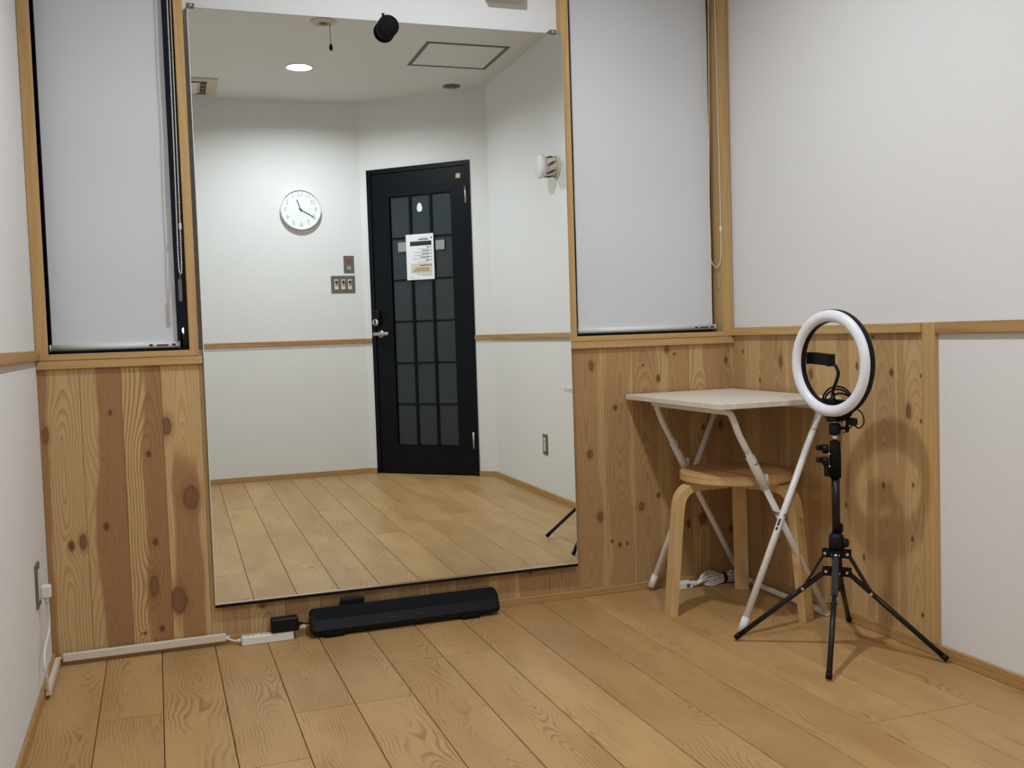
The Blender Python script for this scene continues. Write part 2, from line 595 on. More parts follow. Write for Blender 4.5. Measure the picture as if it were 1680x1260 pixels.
# door wall with its opening (local frame from P2 to P3)
DX0, DX1, DZ = DOOR_L - 0.850, DOOR_L - 0.056, 2.113
dwm = MB()
dwm.box((0, 0, 0), (DX0, T, ZC)); dwm.box((DX1, 0, 0), (DOOR_L, T, ZC)); dwm.box((DX0, 0, DZ), (DX1, T, ZC))
wall_door = struct(dwm.build('wall_corner', M['plaster'], None, (P2.x, P2.y, 0), R_DOOR), 'white angled corner wall around the black door')

# ceiling with round holes for the downlights
bm = bmesh.new()
outer = [(XL - 0.02, 0.03), (XR + 0.02, 0.03), (XR + 0.02, P2.y), (P3.x, YF - 0.02), (XL - 0.02, YF - 0.02)]
loops = [outer] + [[(lx + 0.078 * math.cos(2 * PI * k / 40), ly + 0.078 * math.sin(2 * PI * k / 40)) for k in range(40)] for lx, ly in LIGHTS]
edges = []
for lp in loops:
    vv = [bm.verts.new((x, y, ZC)) for x, y in lp]
    edges += [bm.edges.new((vv[k], vv[(k + 1) % len(vv)])) for k in range(len(vv))]
bmesh.ops.triangle_fill(bm, use_beauty=True, use_dissolve=False, edges=edges)
low = bm.faces[:]
ext = bmesh.ops.extrude_face_region(bm, geom=low)
bmesh.ops.translate(bm, verts=[v for v in ext['geom'] if isinstance(v, bmesh.types.BMVert)], vec=(0, 0, 0.05))
bmesh.ops.recalc_face_normals(bm, faces=bm.faces)
me = bpy.data.meshes.new('ceiling'); bm.to_mesh(me); bm.free(); me.materials.append(M['ceiling'])
ceiling = bpy.data.objects.new('ceiling', me); COL.objects.link(ceiling)
struct(ceiling, 'off-white papered ceiling seen in the mirror')

# ------------------------------------------------------------------ pine boards on the back wall
KB = [(-0.234, 0.365, 6, 12), (-0.267, 0.357, 4, 8), (-0.165, 0.407, 4, 6), (-0.32, 0.696, 5, 14), (-0.034, 0.62, 4, 5), (-0.028, 0.346, 4, 6),
      (-0.038, 0.207, 7, 18), (-0.021, 0.072, 4, 5), (-0.071, 0.064, 2.5, 2.5), (0.020, 0.704, 9, 15), (0.083, 0.476, 13, 20), (0.032, 0.155, 13, 23),
      (-0.139, 0.755, 3, 4), (1.467, 0.831, 5, 10), (1.453, 0.514, 6, 8), (1.487, 0.283, 6, 10), (1.654, 0.305, 6, 8), (1.726, 0.342, 4, 5),
      (1.561, 0.173, 3, 5), (1.53, 0.189, 3, 3), (1.591, 0.174, 2.5, 3), (1.848, 0.224, 4, 8), (1.908, 0.236, 8, 12), (2.029, 0.185, 4, 7),
      (1.559, 0.675, 4, 5), (1.672, 0.825, 2.5, 2.5), (1.735, 0.773, 4, 7), (1.773, 0.879, 6, 7), (1.803, 0.86, 2.5, 2.5), (2.023, 0.831, 3, 7),
      (1.917, 0.584, 2.5, 4), (1.996, 0.586, 6, 9), (1.21, 0.115, 4, 6), (0.285, 0.106, 5, 4)]
HEART = {0: (-0.4, 0.14, 1.0, 0.45), 1: (0.30, 1.4, 0.97, 0.35), 2: (0.40, 1.4, 1.0, 0.85), 3: (0.22, 0.90, 1.04, 0.35), 4: (0.3, 1.4, 0.97, 0.3),
         15: (-0.4, 0.82, 0.95, 0.45), 16: (0.05, 0.88, 0.93, 0.4), 17: (-0.4, 0.85, 0.93, 0.5), 18: (0.25, 1.4, 0.93, 0.35), 19: (0.6, 1.4, 0.97, 0.5), 20: (0.0, 0.7, 0.9, 0.4)}
PB = 0.1157
n_b = 21
for k in range(n_b):
    x0 = XL + PB * k; x1 = min(x0 + PB, XR)
    kn = [(kx - x0, kz, a / 540.0, b / 540.0) for kx, kz, a, b in KB if x0 - 0.004 <= kx < x1 - 0.004 or (x0 <= kx < x1)][:6]
    hl, hr, tone, fig = HEART.get(k, (random.uniform(-0.2, 0.4), random.uniform(0.6, 1.3), random.uniform(0.88, 1.0), random.uniform(0.35, 0.6)))
    mt = pine_mat('pine_back_%02d' % k, 100 + k, x1 - x0, hl, hr, tone, kn, fig, 0.60 if k == 3 else None, 1.0 if k < 4 else 0.5)
    MB().cbox((0.0003, 0.0, 0.0), (x1 - x0 - 0.0003, 0.009, 0.893), 0.0011).build('pine_board', mt, wall_back, (x0, 0.0, 0.0))

# pine boards on the right wall, from the corner to the upright post
KR = [(0.302, 0.827, 6, 13), (0.173, 0.757, 3, 5), (0.472, 0.789, 6, 10), (0.703, 0.821, 3, 7), (0.778, 0.91, 3, 3), (0.858, 0.804, 5, 6),
      (0.927, 0.692, 6, 13), (0.978, 0.667, 2.5, 3), (0.817, 0.461, 3, 5), (0.943, 0.478, 2.5, 4), (0.978, 0.797, 2, 3), (0.643, 0.374, 3, 5),
      (0.938, 0.319, 2.5, 4), (0.724, 0.221, 3, 6), (0.975, 0.103, 3, 4), (0.07, 0.86, 3, 4), (0.05, 0.40, 5, 9), (0.36, 0.30, 5, 7)]
bnd = [0.0] + [0.113 + 0.11 * k for k in range(9)]
for k in range(len(bnd) - 1):
    s0, s1 = bnd[k], bnd[k + 1]
    kn = [(ks - s0, kz, a / 600.0, b / 600.0) for ks, kz, a, b in KR if s0 <= ks < s1][:6]
    hl, hr, tone, fig = [(-0.2, 0.7, 0.95, 0.3), (0.5, 1.4, 0.97, 0.3), (-0.2, 0.9, 0.95, 0.4), (0.2, 0.8, 0.96, 0.3), (-0.2, 0.6, 0.96, 0.3),
                         (0.35, 1.3, 0.98, 0.3), (0.6, 1.3, 1.02, 0.25), (0.1, 0.9, 1.03, 0.35), (-0.3, 0.25, 1.0, 0.3)][k]
    mt = pine_mat('pine_right_%02d' % k, 300 + k, s1 - s0, hl, hr, tone, kn, fig, None, 0.45)
    MB().cbox((0.0003, -0.006, 0.0), (s1 - s0 - 0.0003, 0.0, 0.921), 0.0011).build('pine_board', mt, wall_right, (XR, -s0, 0.0), R_RIGHT)

# ------------------------------------------------------------------ rails, posts and baseboards


def trim(name, mat, loc, rz, a, b, ch=0.0015, label=None):
    o = MB().cbox(a, b, ch).build(name, mat, None, loc, rz)
    return struct(o, label)


trim('trim_1', M['trim'], (XR, 0, 0), R_RIGHT, (0.0, -0.022, 0.921), (0.993, 0.0, RAIL), label='pine cap on top of the board panelling')
trim('trim_2', M['trimz'], (XR, 0, 0), R_RIGHT, (0.993, -0.0145, 0.036), (1.042, 0.0, RAIL), label='upright pine post ending the board panelling')
trim('trim_3', M['rail'], (XR, 0, 0), R_RIGHT, (1.042, -0.014, 0.918), (-P2.y, 0.0, RAIL), label='dado rail with bold grain on the right wall')
trim('trim_4', M['rail'], (XL, YF, 0), R_LEFT, (0.0, -0.014, 0.920), (-YF - 0.006, 0.0, RAIL), label='dado rail on the left wall')
trim('trim_5', M['rail'], (P3.x, YF, 0), R_FRONT, (0.0, -0.014, 0.920), (P3.x - XL - 0.014, 0.0, RAIL), label='dado rail under the clock, seen in the mirror')
trim('trim_6', M['rail'], (P2.x, P2.y, 0), R_DOOR, (0.006, -0.014, 0.920), (DX0 - 0.001, 0.0, RAIL), label='short dado rail between door and right wall')
trim('trim_7', M['rail'], (P2.x, P2.y, 0), R_DOOR, (DX1 + 0.001, -0.014, 0.920), (DOOR_L - 0.006, 0.0, RAIL), label='stub of dado rail between the door and the clock wall')
trim('baseboard_doorside', M['base'], (P2.x, P2.y, 0), R_DOOR, (DX1 + 0.001, -0.010, 0.0), (DOOR_L - 0.005, 0.0, 0.036))
trim('baseboard_back', M['base'], (XL, 0, 0), R_BACK, (0.012, -0.011, 0.0), (XR - XL - 0.012, 0.0, 0.026))
trim('baseboard_right', M['base'], (XR, 0, 0), R_RIGHT, (0.0, -0.014, 0.0), (-P2.y, 0.0, 0.036))
trim('baseboard_left', M['base'], (XL, YF, 0), R_LEFT, (0.0, -0.009, 0.0), (-YF, 0.0, 0.036))
trim('baseboard_front', M['base'], (P3.x, YF, 0), R_FRONT, (0.0, -0.010, 0.0), (P3.x - XL - 0.009, 0.0, 0.036))
trim('baseboard_corner', M['base'], (P2.x, P2.y, 0), R_DOOR, (0.007, -0.010, 0.0), (DX0 - 0.001, 0.0, 0.036))

# ================================================================== WINDOWS


def window(n, x0, x1, fl, fr, al, ar, label):
    """opening x0..x1; frame widths reach out to fl and fr; apron from al to ar"""
    w = struct(empty('window_%d' % n, (0, 0, 0)), label)
    yf = -0.007
    MB().cbox((fl, yf, 0.919), (x0, 0.098, WZ1 + 0.02), 0.001).build('jamb', M['trimz'], w)
    MB().cbox((x1, yf, 0.919), (fr, 0.098, WZ1 + 0.02), 0.001).build('jamb', M['trimz'], w)
    MB().cbox((x0, yf, 0.919), (x1, 0.098, 0.9375), 0.001).build('sill', M['trim'], w)
    MB().cbox((x0, yf, WZ1), (x1, 0.098, WZ1 + 0.02), 0.001).build('head', M['trim'], w)
    MB().cbox((al, -0.012, 0.893), (ar, 0.006, 0.9175), 0.0012).build('apron', M['trim'], w)
    s = MB()
    s.box((x0, 0.078, 0.9375), (x0 + 0.012, 0.098, WZ1)); s.box((x1 - 0.012, 0.078, 0.9375), (x1, 0.098, WZ1))
    s.box((x0 + 0.012, 0.078, 0.9375), (x1 - 0.012, 0.098, 0.944)); s.box((x0 + 0.012, 0.078, WZ1 - 0.03), (x1 - 0.012, 0.098, WZ1))
    s.build('sash', M['alu'], w)
    MB().box((x0 + 0.012, 0.086, 0.944), (x1 - 0.012, 0.090, WZ1 - 0.03)).build('pane', M['clear'], w)
    return w


window(1, W1[0], W1[1], XL + 0.001, 0.128, XL + 0.001, 0.138, 'narrow timber window at the left of the mirror')
window(2, W2[0], W2[1], 1.383, 2.053, 1.381, XR - 0.007, 'timber window between the mirror and the right wall')

sign = MB()
sign.cbox((0.182, 3.98, 1.028), (0.222, 4.0, 1.066), 0.008)
sg = sign.build('lit_sign', M['sign_glow'])
MB().cbox((0.205, 3.985, 1.008), (0.224, 4.0, 1.022), 0.003).build('lower_lamp', M['sign_glow'], sg)
MB().tube([(0.19, 4.01, 0.0), (0.19, 4.01, 1.05)], 0.02).build('post', M['black'], sg)
tag(sg, 'small green-white lit sign outside in the dark behind the left window', 'sign')


# ------------------------------------------------------------------ roller blinds


def blind(x0, x1, ztop, chains, label, tassel_z, tas_dx, black_tassel):
    yb = 0.055
    r = empty('roller_blind', ((x0 + x1) / 2, yb, 0.94))
    ox, oz = (x0 + x1) / 2, 0.94

    def L(p): return (p[0] - ox, p[1] - yb, p[2] - oz)
    f = MB(); nz = 24
    vs, fs = [], []
    for i in range(nz + 1):
        z = 0.962 + (ztop - 0.962) * i / nz
        for xx in (x0 + 0.004, x1 - 0.004):
            for dy in (0.0, 0.0008):
                vs.append(L((xx, yb + dy + 0.0012 * math.sin(i * 0.9), z)))
    for i in range(nz):
        a, b = i * 4, i * 4 + 4
        fs += [(a, a + 2, b + 2, b), (a + 1, b + 1, b + 3, a + 3), (a, b, b + 1, a + 1), (a + 2, a + 3, b + 3, b + 2)]
    f.add(vs, fs, False)
    f.build('fabric', M['shade'], r)
    bar = MB().tube([L((x0, yb - 0.004, 0.955)), L((x1, yb - 0.004, 0.955))], 0.0105, 16).build('bottom_bar', M['white_plastic'], r)
    p = MB()
    for dx, w in ((0.088, 0.010), (0.066, 0.034), (0.020, 0.010)):
        p.box(L((x1 - dx, yb - 0.0152, 0.953)), L((x1 - dx + w, yb - 0.0142, 0.957 if w > 0.02 else 0.959)))
    p.build('printed_label', M['print'], bar)
    MB().tube([L((x0, yb - 0.004, 0.955)), L((x0 - 0.003, yb - 0.004, 0.955))], 0.0115, 16).build('end_cap', M['white_plastic'], bar)
    MB().tube([L((x1, yb - 0.004, 0.955)), L((x1 + 0.003, yb - 0.004, 0.955))], 0.0115, 16).build('end_cap', M['white_plastic'], bar)
    MB().tube([L((x0, yb + 0.012, ztop - 0.012)), L((x1, yb + 0.012, ztop - 0.012))], 0.018, 20).build('roller', M['white_plastic'], r)
    # beaded chain loop
    path = smooth_path(chains, 30)
    step = 0.0072; beads = []; acc = 0.0
    pts = [Vector(q) for q in path]
    for a, b in zip(pts[:-1], pts[1:]):
        d = (b - a).length
        while acc < d:
            beads.append(a + (b - a) * (acc / d)); acc += step
        acc -= d
    c = MB().tube([L(q) for q in pts], 0.0011, 5)
    for q in beads:
        q = Vector(L(q)); rr = 0.0031
        c.add([q + Vector(d) * rr for d in ((1, 0, 0), (-1, 0, 0), (0, 1, 0), (0, -1, 0), (0, 0, 1), (0, 0, -1))],
              [(0, 2, 4), (2, 1, 4), (1, 3, 4), (3, 0, 4), (2, 0, 5), (1, 2, 5), (3, 1, 5), (0, 3, 5)], True)
    ch = c.build('chain', M['bead'], r, fix=False)
    lo = min(pts, key=lambda q: q.z)
    cj = min(pts, key=lambda q: abs(q.z - (lo.z + 0.145)) + (0.0 if q.x > lo.x else 9))
    MB().cbox(L((cj.x - 0.004, cj.y - 0.004, cj.z - 0.010)), L((cj.x + 0.004, cj.y + 0.004, cj.z + 0.010)), 0.0015).build('chain_joiner', M['white_plastic'], ch)
    ta = MB()
    ta.tube([L((lo.x, lo.y, lo.z + 0.004)), L((lo.x + 0.2 * tas_dx, lo.y, lo.z - 0.018))], 0.0022, 8)
    ta.cbox(L((lo.x + 0.6 * tas_dx - 0.0055, lo.y - 0.003, tassel_z)), L((lo.x + 0.6 * tas_dx + 0.0055, lo.y + 0.003, lo.z - 0.016)), 0.001)
    ta.build('pull', M['grey_plate'] if black_tassel else M['clear_plastic'], r)
    tag(r, label, 'blind', 'roller blinds')
    return r


blind(-0.297, 0.072, 2.275, [(0.086, 0.004, 2.26), (0.084, 0.004, 1.6), (0.081, 0.004, 1.25), (0.082, 0.004, 1.185), (0.0855, 0.004, 1.174), (0.089, 0.004, 1.19), (0.091, 0.004, 1.3), (0.093, 0.004, 1.6), (0.0955, 0.004, 2.26)],
      'pale grey roller blind on the narrow left window, chain at its right', 1.089, -0.004, True)
blind(1.441, 2.006, 2.275, [(2.000, 0.030, 2.26), (1.990, 0.030, 1.7), (1.982, 0.030, 1.32), (1.985, 0.030, 1.215), (2.003, 0.030, 1.182), (2.006, 0.012, 1.183), (2.009, -0.002, 1.215), (2.010, -0.004, 1.32), (2.010, -0.002, 1.7), (2.010, 0.006, 2.26)],
      'wide pale grey roller blind on the window right of the mirror', 1.100, 0.004, False)

# ================================================================== MIRROR
MX0, MX1, MZ0, MZ1 = 0.1407, 1.3799, 0.1309, 1.9853
mrz = -0.009285
mcx = 0.73
mir = empty('wall_mirror', (mcx, -0.022, MZ0), mrz)
mx0, mx1, mh = MX0 - mcx, MX1 - mcx, MZ1 - MZ0
glass = MB()
glass.add([(mx0 + 0.002, -0.0001, 0.002), (mx1 - 0.002, -0.0001, 0.002), (mx1 - 0.002, -0.0001, mh - 0.002), (mx0 + 0.002, -0.0001, mh - 0.002)], [(0, 1, 2, 3)])
MB().box((mx0, 0.0002, 0.0), (mx1, 0.005, mh)).build('back_plate', M['mirror_edge'], mir)
MB().box((mx0 + 0.0022, -0.0003, 0.0022), (mx1 - 0.0012, 0.0002, mh - 0.0012)).build('glass', M['mirror'], mir)
ed = MB()
ed.box((mx0, -0.0004, 0.0), (mx0 + 0.0022, 0.0002, mh)); ed.build('bevelled_edge', M['mirror_edge'], mir)
MB().box((mx0, -0.0006, mh - 0.0012), (mx1, 0.0002, mh)).build('top_edge', M['grey_plate'], mir)
lr = MB()
lr.box((mx0, -0.004, -0.010), (mx1, 0.009, -0.0005))
lr.build('lower_rail', M['black'], mir)
MB().box((mx0, -0.0045, -0.0005), (mx1, -0.0006, 0.0022)).build('rail_lip', M['chrome'], mir)
for cxx in (0.151, 1.345):
    c = MB().cbox((cxx - mcx - 0.012, -0.0045, mh - 0.003), (cxx - mcx + 0.012, 0.052, mh + 0.012), 0.001).build('clip', M['grey_plate'], mir)
    MB().lathe([(0.0, 0.0), (0.004, 0.0), (0.004, 0.0015), (0.0, 0.0015)], (cxx - mcx, -0.0045, mh + 0.005), (0, -1, 0), 14).build('screw', M['chrome'], c)
tag(mir, 'large frameless wall mirror between the two windows', 'mirror')

suc = empty('suction_cup', (0.759, -0.023, 1.961))
MB().lathe([(0.0, 0.0), (0.033, 0.0), (0.0335, 0.003), (0.029, 0.008), (0.030, 0.011), (0.027, 0.014), (0.028, 0.017)], axis=(0, -1, 0), n=40).build('rubber_cup', M['black'], suc)
MB().lathe([(0.028, 0.017), (0.028, 0.024), (0.0335, 0.025), (0.0345, 0.028), (0.0345, 0.037), (0.0335, 0.039), (0.0, 0.0395)], axis=(0, -1, 0), n=40).build('cap', M['black_matte'], suc)
MB().tube([(-0.010, -0.014, 0.026), (-0.013, -0.020, 0.044)], [0.0055, 0.0045], 10).build('release_tab', M['black'], suc)
tag(suc, 'round black suction cup stuck on the top edge of the mirror', 'suction cup')

fx = empty('wall_fixture', (1.19, 0.030, 2.097))
MB().cbox((-0.070, -0.045, 0.0), (0.070, 0.0, 0.10), 0.004).build('cover', M['beige'], fx)
MB().box((-0.05, -0.0455, 0.020), (0.05, -0.0449, 0.024)).build('slot', M['grey_dark'], fx)
tag(fx, 'beige cover on the white wall above the mirror, cut by the top edge', 'vent cover')

# ================================================================== FOLDING TABLE
TB = empty('folding_table', (1.83, -0.33, 0.0))


def LT(x, y, z): return (x - 1.83, y + 0.33, z)


MB().cbox(LT(1.595, -0.650, 0.704), LT(2.038, -0.012, 0.722), 0.0015).build('table_top', M['table'], TB)
rt = 0.0105
ax = lambda z: 2.022 - (z - 0.012) * 0.525
bx = lambda z: 1.664 + (z - 0.012) * 0.455
ya0, ya1 = -0.580, -0.085
yb0, yb1 = -0.632, -0.036
# frame that carries the left edge: top bar along the table, legs fall to the right wall
top_a = [LT(ax(0.56), ya0, 0.56), LT(ax(0.62), ya0, 0.62), LT(ax(0.66) + 0.004, ya0, 0.663), LT(1.675, ya0 + 0.006, 0.686), LT(1.655, ya0 + 0.03, 0.692),
         LT(1.652, ya0 + 0.08, 0.6925), LT(1.652, ya1 - 0.08, 0.6925), LT(1.655, ya1 - 0.03, 0.692), LT(1.675, ya1 - 0.006, 0.686), LT(ax(0.66) + 0.004, ya1, 0.663), LT(ax(0.62), ya1, 0.62), LT(ax(0.56), ya1, 0.56)]
MB().tube(smooth_path(top_a, 5), rt, 12).build('top_bar', M['white_metal'], TB)
for yy in (ya0, ya1):
    MB().tube([LT(ax(0.565), yy, 0.565), LT(ax(0.016), yy, 0.016)], rt, 12).build('leg', M['white_metal'], TB)
MB().tube([LT(2.022, ya0 - 0.004, 0.0125), LT(2.022, ya1 + 0.03, 0.0125)], rt, 12).build('floor_bar', M['white_metal'], TB)
for yy in (ya0 + 0.012, ya1 - 0.055):
    MB().tube([LT(2.022, yy, 0.0125), LT(2.022, yy + 0.06, 0.0125)], 0.0125, 12).build('floor_grip', M['white_plastic'], TB)
# frame with free feet at the left
for yy in (yb0, yb1):
    lg = MB().tube([LT(bx(0.016), yy, 0.016), LT(bx(0.675), yy, 0.675)], rt, 12).build('leg', M['white_metal'], TB)
    MB().tube([LT(bx(0.0125), yy, 0.0125), LT(bx(0.055), yy, 0.055)], 0.0125, 12).build('foot_cap', M['white_plastic'], lg)
top_b = [LT(bx(0.62), yb0, 0.62), LT(bx(0.66), yb0, 0.66), LT(1.972, yb0 + 0.008, 0.684), LT(1.985, yb0 + 0.04, 0.692), LT(1.987, yb0 + 0.09, 0.6925),
         LT(1.987, yb1 - 0.09, 0.6925), LT(1.985, yb1 - 0.04, 0.692), LT(1.972, yb1 - 0.008, 0.684), LT(bx(0.66), yb1, 0.66), LT(bx(0.62), yb1, 0.62)]
MB().tube(smooth_path(top_b, 5), rt, 12).build('top_bar', M['white_metal'], TB)
# plastic sleeves with a catch on the first frame, pivots where the legs cross
for yy in (ya0, ya1):
    z0, z1 = 0.545, 0.440
    s = MB().tube([LT(ax(z0), yy, z0), LT(ax(z1), yy, z1)], 0.0145, 12).build('sleeve', M['white_plastic'], TB)
    MB().lathe([(0, 0), (0.006, 0), (0.006, 0.003), (0, 0.004)], LT(ax(0.525), yy - 0.0145, 0.525), (0, -1, 0), 12).build('rivet', M['chrome'], s)
    MB().cbox(LT(ax(0.47) + 0.012, yy - 0.006, 0.458), LT(ax(0.47) + 0.024, yy + 0.006, 0.486), 0.002).build('catch', M['white_plastic'], s)
zc_ = 0.362
for y0_, y1_ in ((yb0, ya0), (ya1, yb1)):
    MB().tube([LT(bx(zc_), y0_ - 0.012, zc_), LT(bx(zc_), y1_ + 0.012, zc_)], 0.005, 10).build('pivot', M['steel'], TB)
st_ = MB()
for z0, z1 in ((0.318, 0.327), (0.331, 0.352)):
    st_.ribbon([LT(bx(z0) - 0.0095, yb0 - 0.0066, z0), LT(bx(z1) - 0.0095, yb0 - 0.0066, z1)], (0.72, -0.69, 0), 0.0062, 0.001)
st_.build('printed_label', M['print'], TB)
tag(TB, 'white folding table with crossed tubular legs in the corner', 'table')

# ================================================================== STOOL
SX, SY = 1.829, -0.362
ST = empty('stool', (SX, SY, 0))
seat_z = 0.474
MB().lathe([(0.0, seat_z), (0.181, seat_z), (0.187, seat_z - 0.002), (0.189, seat_z - 0.006), (0.189, seat_z - 0.009)], n=56).build('seat', M['birch_seat'], ST)
rim = MB().lathe([(0.189, seat_z - 0.0088), (0.1892, seat_z - 0.014), (0.1884, seat_z - 0.0148), (0.1892, seat_z - 0.0156), (0.1892, seat_z - 0.021), (0.1884, seat_z - 0.0218),
                  (0.1892, seat_z - 0.0226), (0.1885, seat_z - 0.029), (0.184, seat_z - 0.032), (0.0, seat_z - 0.032)], n=56).build('seat_edge', M['birch'], ST)
for ang in (175.0, 295.5, 55.0):
    a = math.radians(ang); dr = Vector((math.cos(a), math.sin(a), 0)); tn = Vector((-math.sin(a), math.cos(a), 0))
    prof = [(0.045, 0.4285), (0.12, 0.4285), (0.158, 0.4265), (0.183, 0.418), (0.201, 0.402), (0.212, 0.378), (0.2175, 0.345), (0.224, 0.28), (0.250, 0.0)]
    pts = [Vector((dr.x * r, dr.y * r, z)) for r, z in prof]
    MB().ribbon(smooth_path(pts, 5), tn, 0.050, 0.027).build('leg', M['birch'], ST)
MB().lathe([(0, 0.4425), (0.11, 0.4425), (0.11, 0.438), (0, 0.438)], n=32).build('mount_disc', M['birch'], ST)
tag(ST, 'round birch stool with three bent legs under the white table', 'stool')

# ================================================================== RING LIGHT ON ITS STAND
RX, RY = 1.842, -0.868
RL = empty('ring_light', (RX, RY, 0))
feet = [(1.621, -0.669), (1.653, -1.073), (2.036, -1.090), (2.043, -0.663)]
zu, zl = 0.286, 0.232
for fx_, fy_ in feet:
    d = Vector((fx_ - RX, fy_ - RY, 0)); R_ = d.length; dr = d.normalized(); tn = Vector((-dr.y, dr.x, 0))
    a = dr * 0.030 + Vector((0, 0, zl)); b = d + Vector((0, 0, 0.009))
    leg = MB().tube([a, a.lerp(b, 0.97)], 0.0078, 10).build('leg', M['black_metal'], RL)
    MB().tube([a.lerp(b, 0.95), b], 0.0088, 10).build('rubber_foot', M['black'], leg)
    kp = a.lerp(b, 0.25)
    MB().ribbon([dr * 0.032 + Vector((0, 0, zu)), kp], tn, 0.017, 0.007).build('strut', M['black_metal'], leg)
    MB().ribbon([a, a.lerp(b, 0.30)], tn, 0.018, 0.010).build('leg_channel', M['black_metal'], leg)
    for q in (dr * 0.032 + Vector((0, 0, zu)), a, kp):
        MB().tube([q - tn * 0.0115, q + tn * 0.0115], 0.0042, 10).build('bolt', M['chrome'], leg)


def collar(z, name):
    c = MB().lathe([(0.012, z - 0.012), (0.019, z - 0.012), (0.019, z + 0.012), (0.012, z + 0.012)], n=20, closed=True)
    for fx_, fy_ in feet:
        d = Vector((fx_ - RX, fy_ - RY, 0)).normalized(); tn = Vector((-d.y, d.x, 0))
        for s in (-1, 1):
            c.ribbon([d * 0.012 + tn * s * 0.0075 + Vector((0, 0, z)), d * 0.040 + tn * s * 0.0075 + Vector((0, 0, z))], (0, 0, 1), 0.024, 0.004)
    return c.build(name, M['black'], RL)


collar(zu, 'upper_collar'); collar(zl, 'lower_collar')
MB().tube([(0, 0, 0.175), (0, 0, 0.36)], 0.0100, 14).build('pole', M['black_metal'], RL)
kb = MB().lathe([(0.0, 0.298), (0.021, 0.298), (0.022, 0.315), (0.021, 0.335), (0.0145, 0.346), (0.0, 0.346)], n=20).build('clamp', M['black'], RL)
MB().lathe([(0, 0), (0.013, 0), (0.014, 0.008), (0.009, 0.014), (0, 0.014)], (0.012, -0.016, 0.318), (0.6, -0.8, 0), 14).build('clamp_knob', M['black'], kb)
MB().cbox((0.010, -0.008, 0.346), (0.020, 0.004, 0.372), 0.002).build('clamp_lever', M['black'], kb)
MB().tube([(0, 0, 0.34), (0, 0, 0.52)], 0.0118, 14).build('pole', M['black_metal'], RL)
MB().lathe([(0.0, 0.505), (0.0165, 0.508), (0.0165, 0.575), (0.0145, 0.615), (0.0, 0.616)], n=20).build('pole_grip', M['black_matte'], RL)
for z in (0.592, 0.556):
    k = MB().lathe([(0.0, 0.0), (0.011, 0.0), (0.014, 0.004), (0.014, 0.014), (0.010, 0.018), (0.0, 0.018)], (-0.016, 0.010, z), (-0.86, 0.5, 0), 10).build('clamp_knob', M['black'], RL)
    MB().cbox((-0.048, 0.016, z - 0.004), (-0.022, 0.028, z + 0.012), 0.003).build('knob_wing', M['black'], k)
    MB().lathe([(0, 0), (0.0035, 0), (0.0035, 0.003), (0, 0.003)], (-0.020, 0.000, z - 0.014), (0, -1, 0), 10).build('bolt', M['chrome'], k)
MB().cbox((-0.030, 0.002, 0.512), (-0.011, 0.016, 0.545), 0.003).build('clip_lever', M['black'], RL)
MB().tube([(0, 0, 0.612), (0, 0, 0.638)], 0.0075, 14).build('chrome_spigot', M['chrome'], RL)
bh = MB().lathe([(0.0, 0.634), (0.0155, 0.634), (0.0165, 0.640), (0.0165, 0.660), (0.014, 0.666), (0.0, 0.667)], n=20).build('ball_head', M['black'], RL)
MB().tube([(0.012, -0.010, 0.652), (0.024, -0.022, 0.652)], 0.0045, 10).build('screw_stem', M['black'], bh)
MB().cbox((0.020, -0.030, 0.640), (0.028, -0.020, 0.664), 0.002).build('wing_screw', M['black'], bh)
MB().tube([(0, 0, 0.664), (0, 0, 0.676)], 0.0065, 12).build('screw_stud', M['chrome'], bh)
RC = Vector((-0.010, 0.0, 0.840)); rn = Vector((-1.0, -0.10, 0.0)).normalized()
rs = Vector((rn.y, -rn.x, 0))     # sideways in the ring's plane
Ro, Ri = 0.1545, 0.1210
prof = []
for i in range(13):
    a = PI * i / 12
    prof.append(((Ro + Ri) / 2 + (Ro - Ri) / 2 * math.cos(a), 0.003 + 0.014 * math.sin(a)))
MB().lathe(prof, RC, rn, 72).build('diffuser', M['diffuser'], RL)
MB().lathe([(Ro, 0.003), (Ro + 0.0015, 0.001), (Ro + 0.0015, -0.014), (Ro - 0.004, -0.019), (Ri + 0.004, -0.019), (Ri - 0.0015, -0.014), (Ri - 0.0015, 0.001), (Ri, 0.003)], RC, rn, 72).build('housing', M['black'], RL)


def RP(s, z, n=0.0):
    """point in the ring's plane: s sideways, z height, n towards its front"""
    return Vector((RC.x, RC.y, 0)) + rs * s + rn * n + Vector((0, 0, z))


br = MB()
br.prism([RP(-0.034, 0.676, -0.012), RP(0.034, 0.676, -0.012), RP(0.066, 0.706, -0.012), RP(0.062, 0.735, -0.012), RP(-0.062, 0.735, -0.012), RP(-0.066, 0.706, -0.012)], -rn, 0.012)
br.build('bracket', M['black'], RL)
MB().lathe([(0, 0), (0.022, 0), (0.022, 0.010), (0, 0.010)], (0, 0, 0.672), (0, 0, 1), 20).build('bracket_foot', M['black'], RL)
sg_ = 1 if rs.y > 0 else -1
neck = [RP(0.0, 0.722, -0.008), RP(0.0, 0.745, -0.006), RP(sg_ * -0.006, 0.765, -0.002), RP(sg_ * -0.026, 0.795, 0.002), RP(sg_ * -0.033, 0.815, 0.004), RP(sg_ * -0.022, 0.835, 0.004), RP(sg_ * -0.008, 0.842, 0.004)]
MB().tube(smooth_path(neck, 8), 0.0048, 10).build('gooseneck', M['black'], RL)
MB().tube([RP(0.0, 0.722, -0.008), RP(0.0, 0.748, -0.006)], [0.009, 0.006], 12).build('gooseneck_base', M['black'], RL)
ph = MB()
a0 = RP(sg_ * -0.018, 0.850, 0.008); a1 = RP(sg_ * 0.066, 0.856, 0.008)
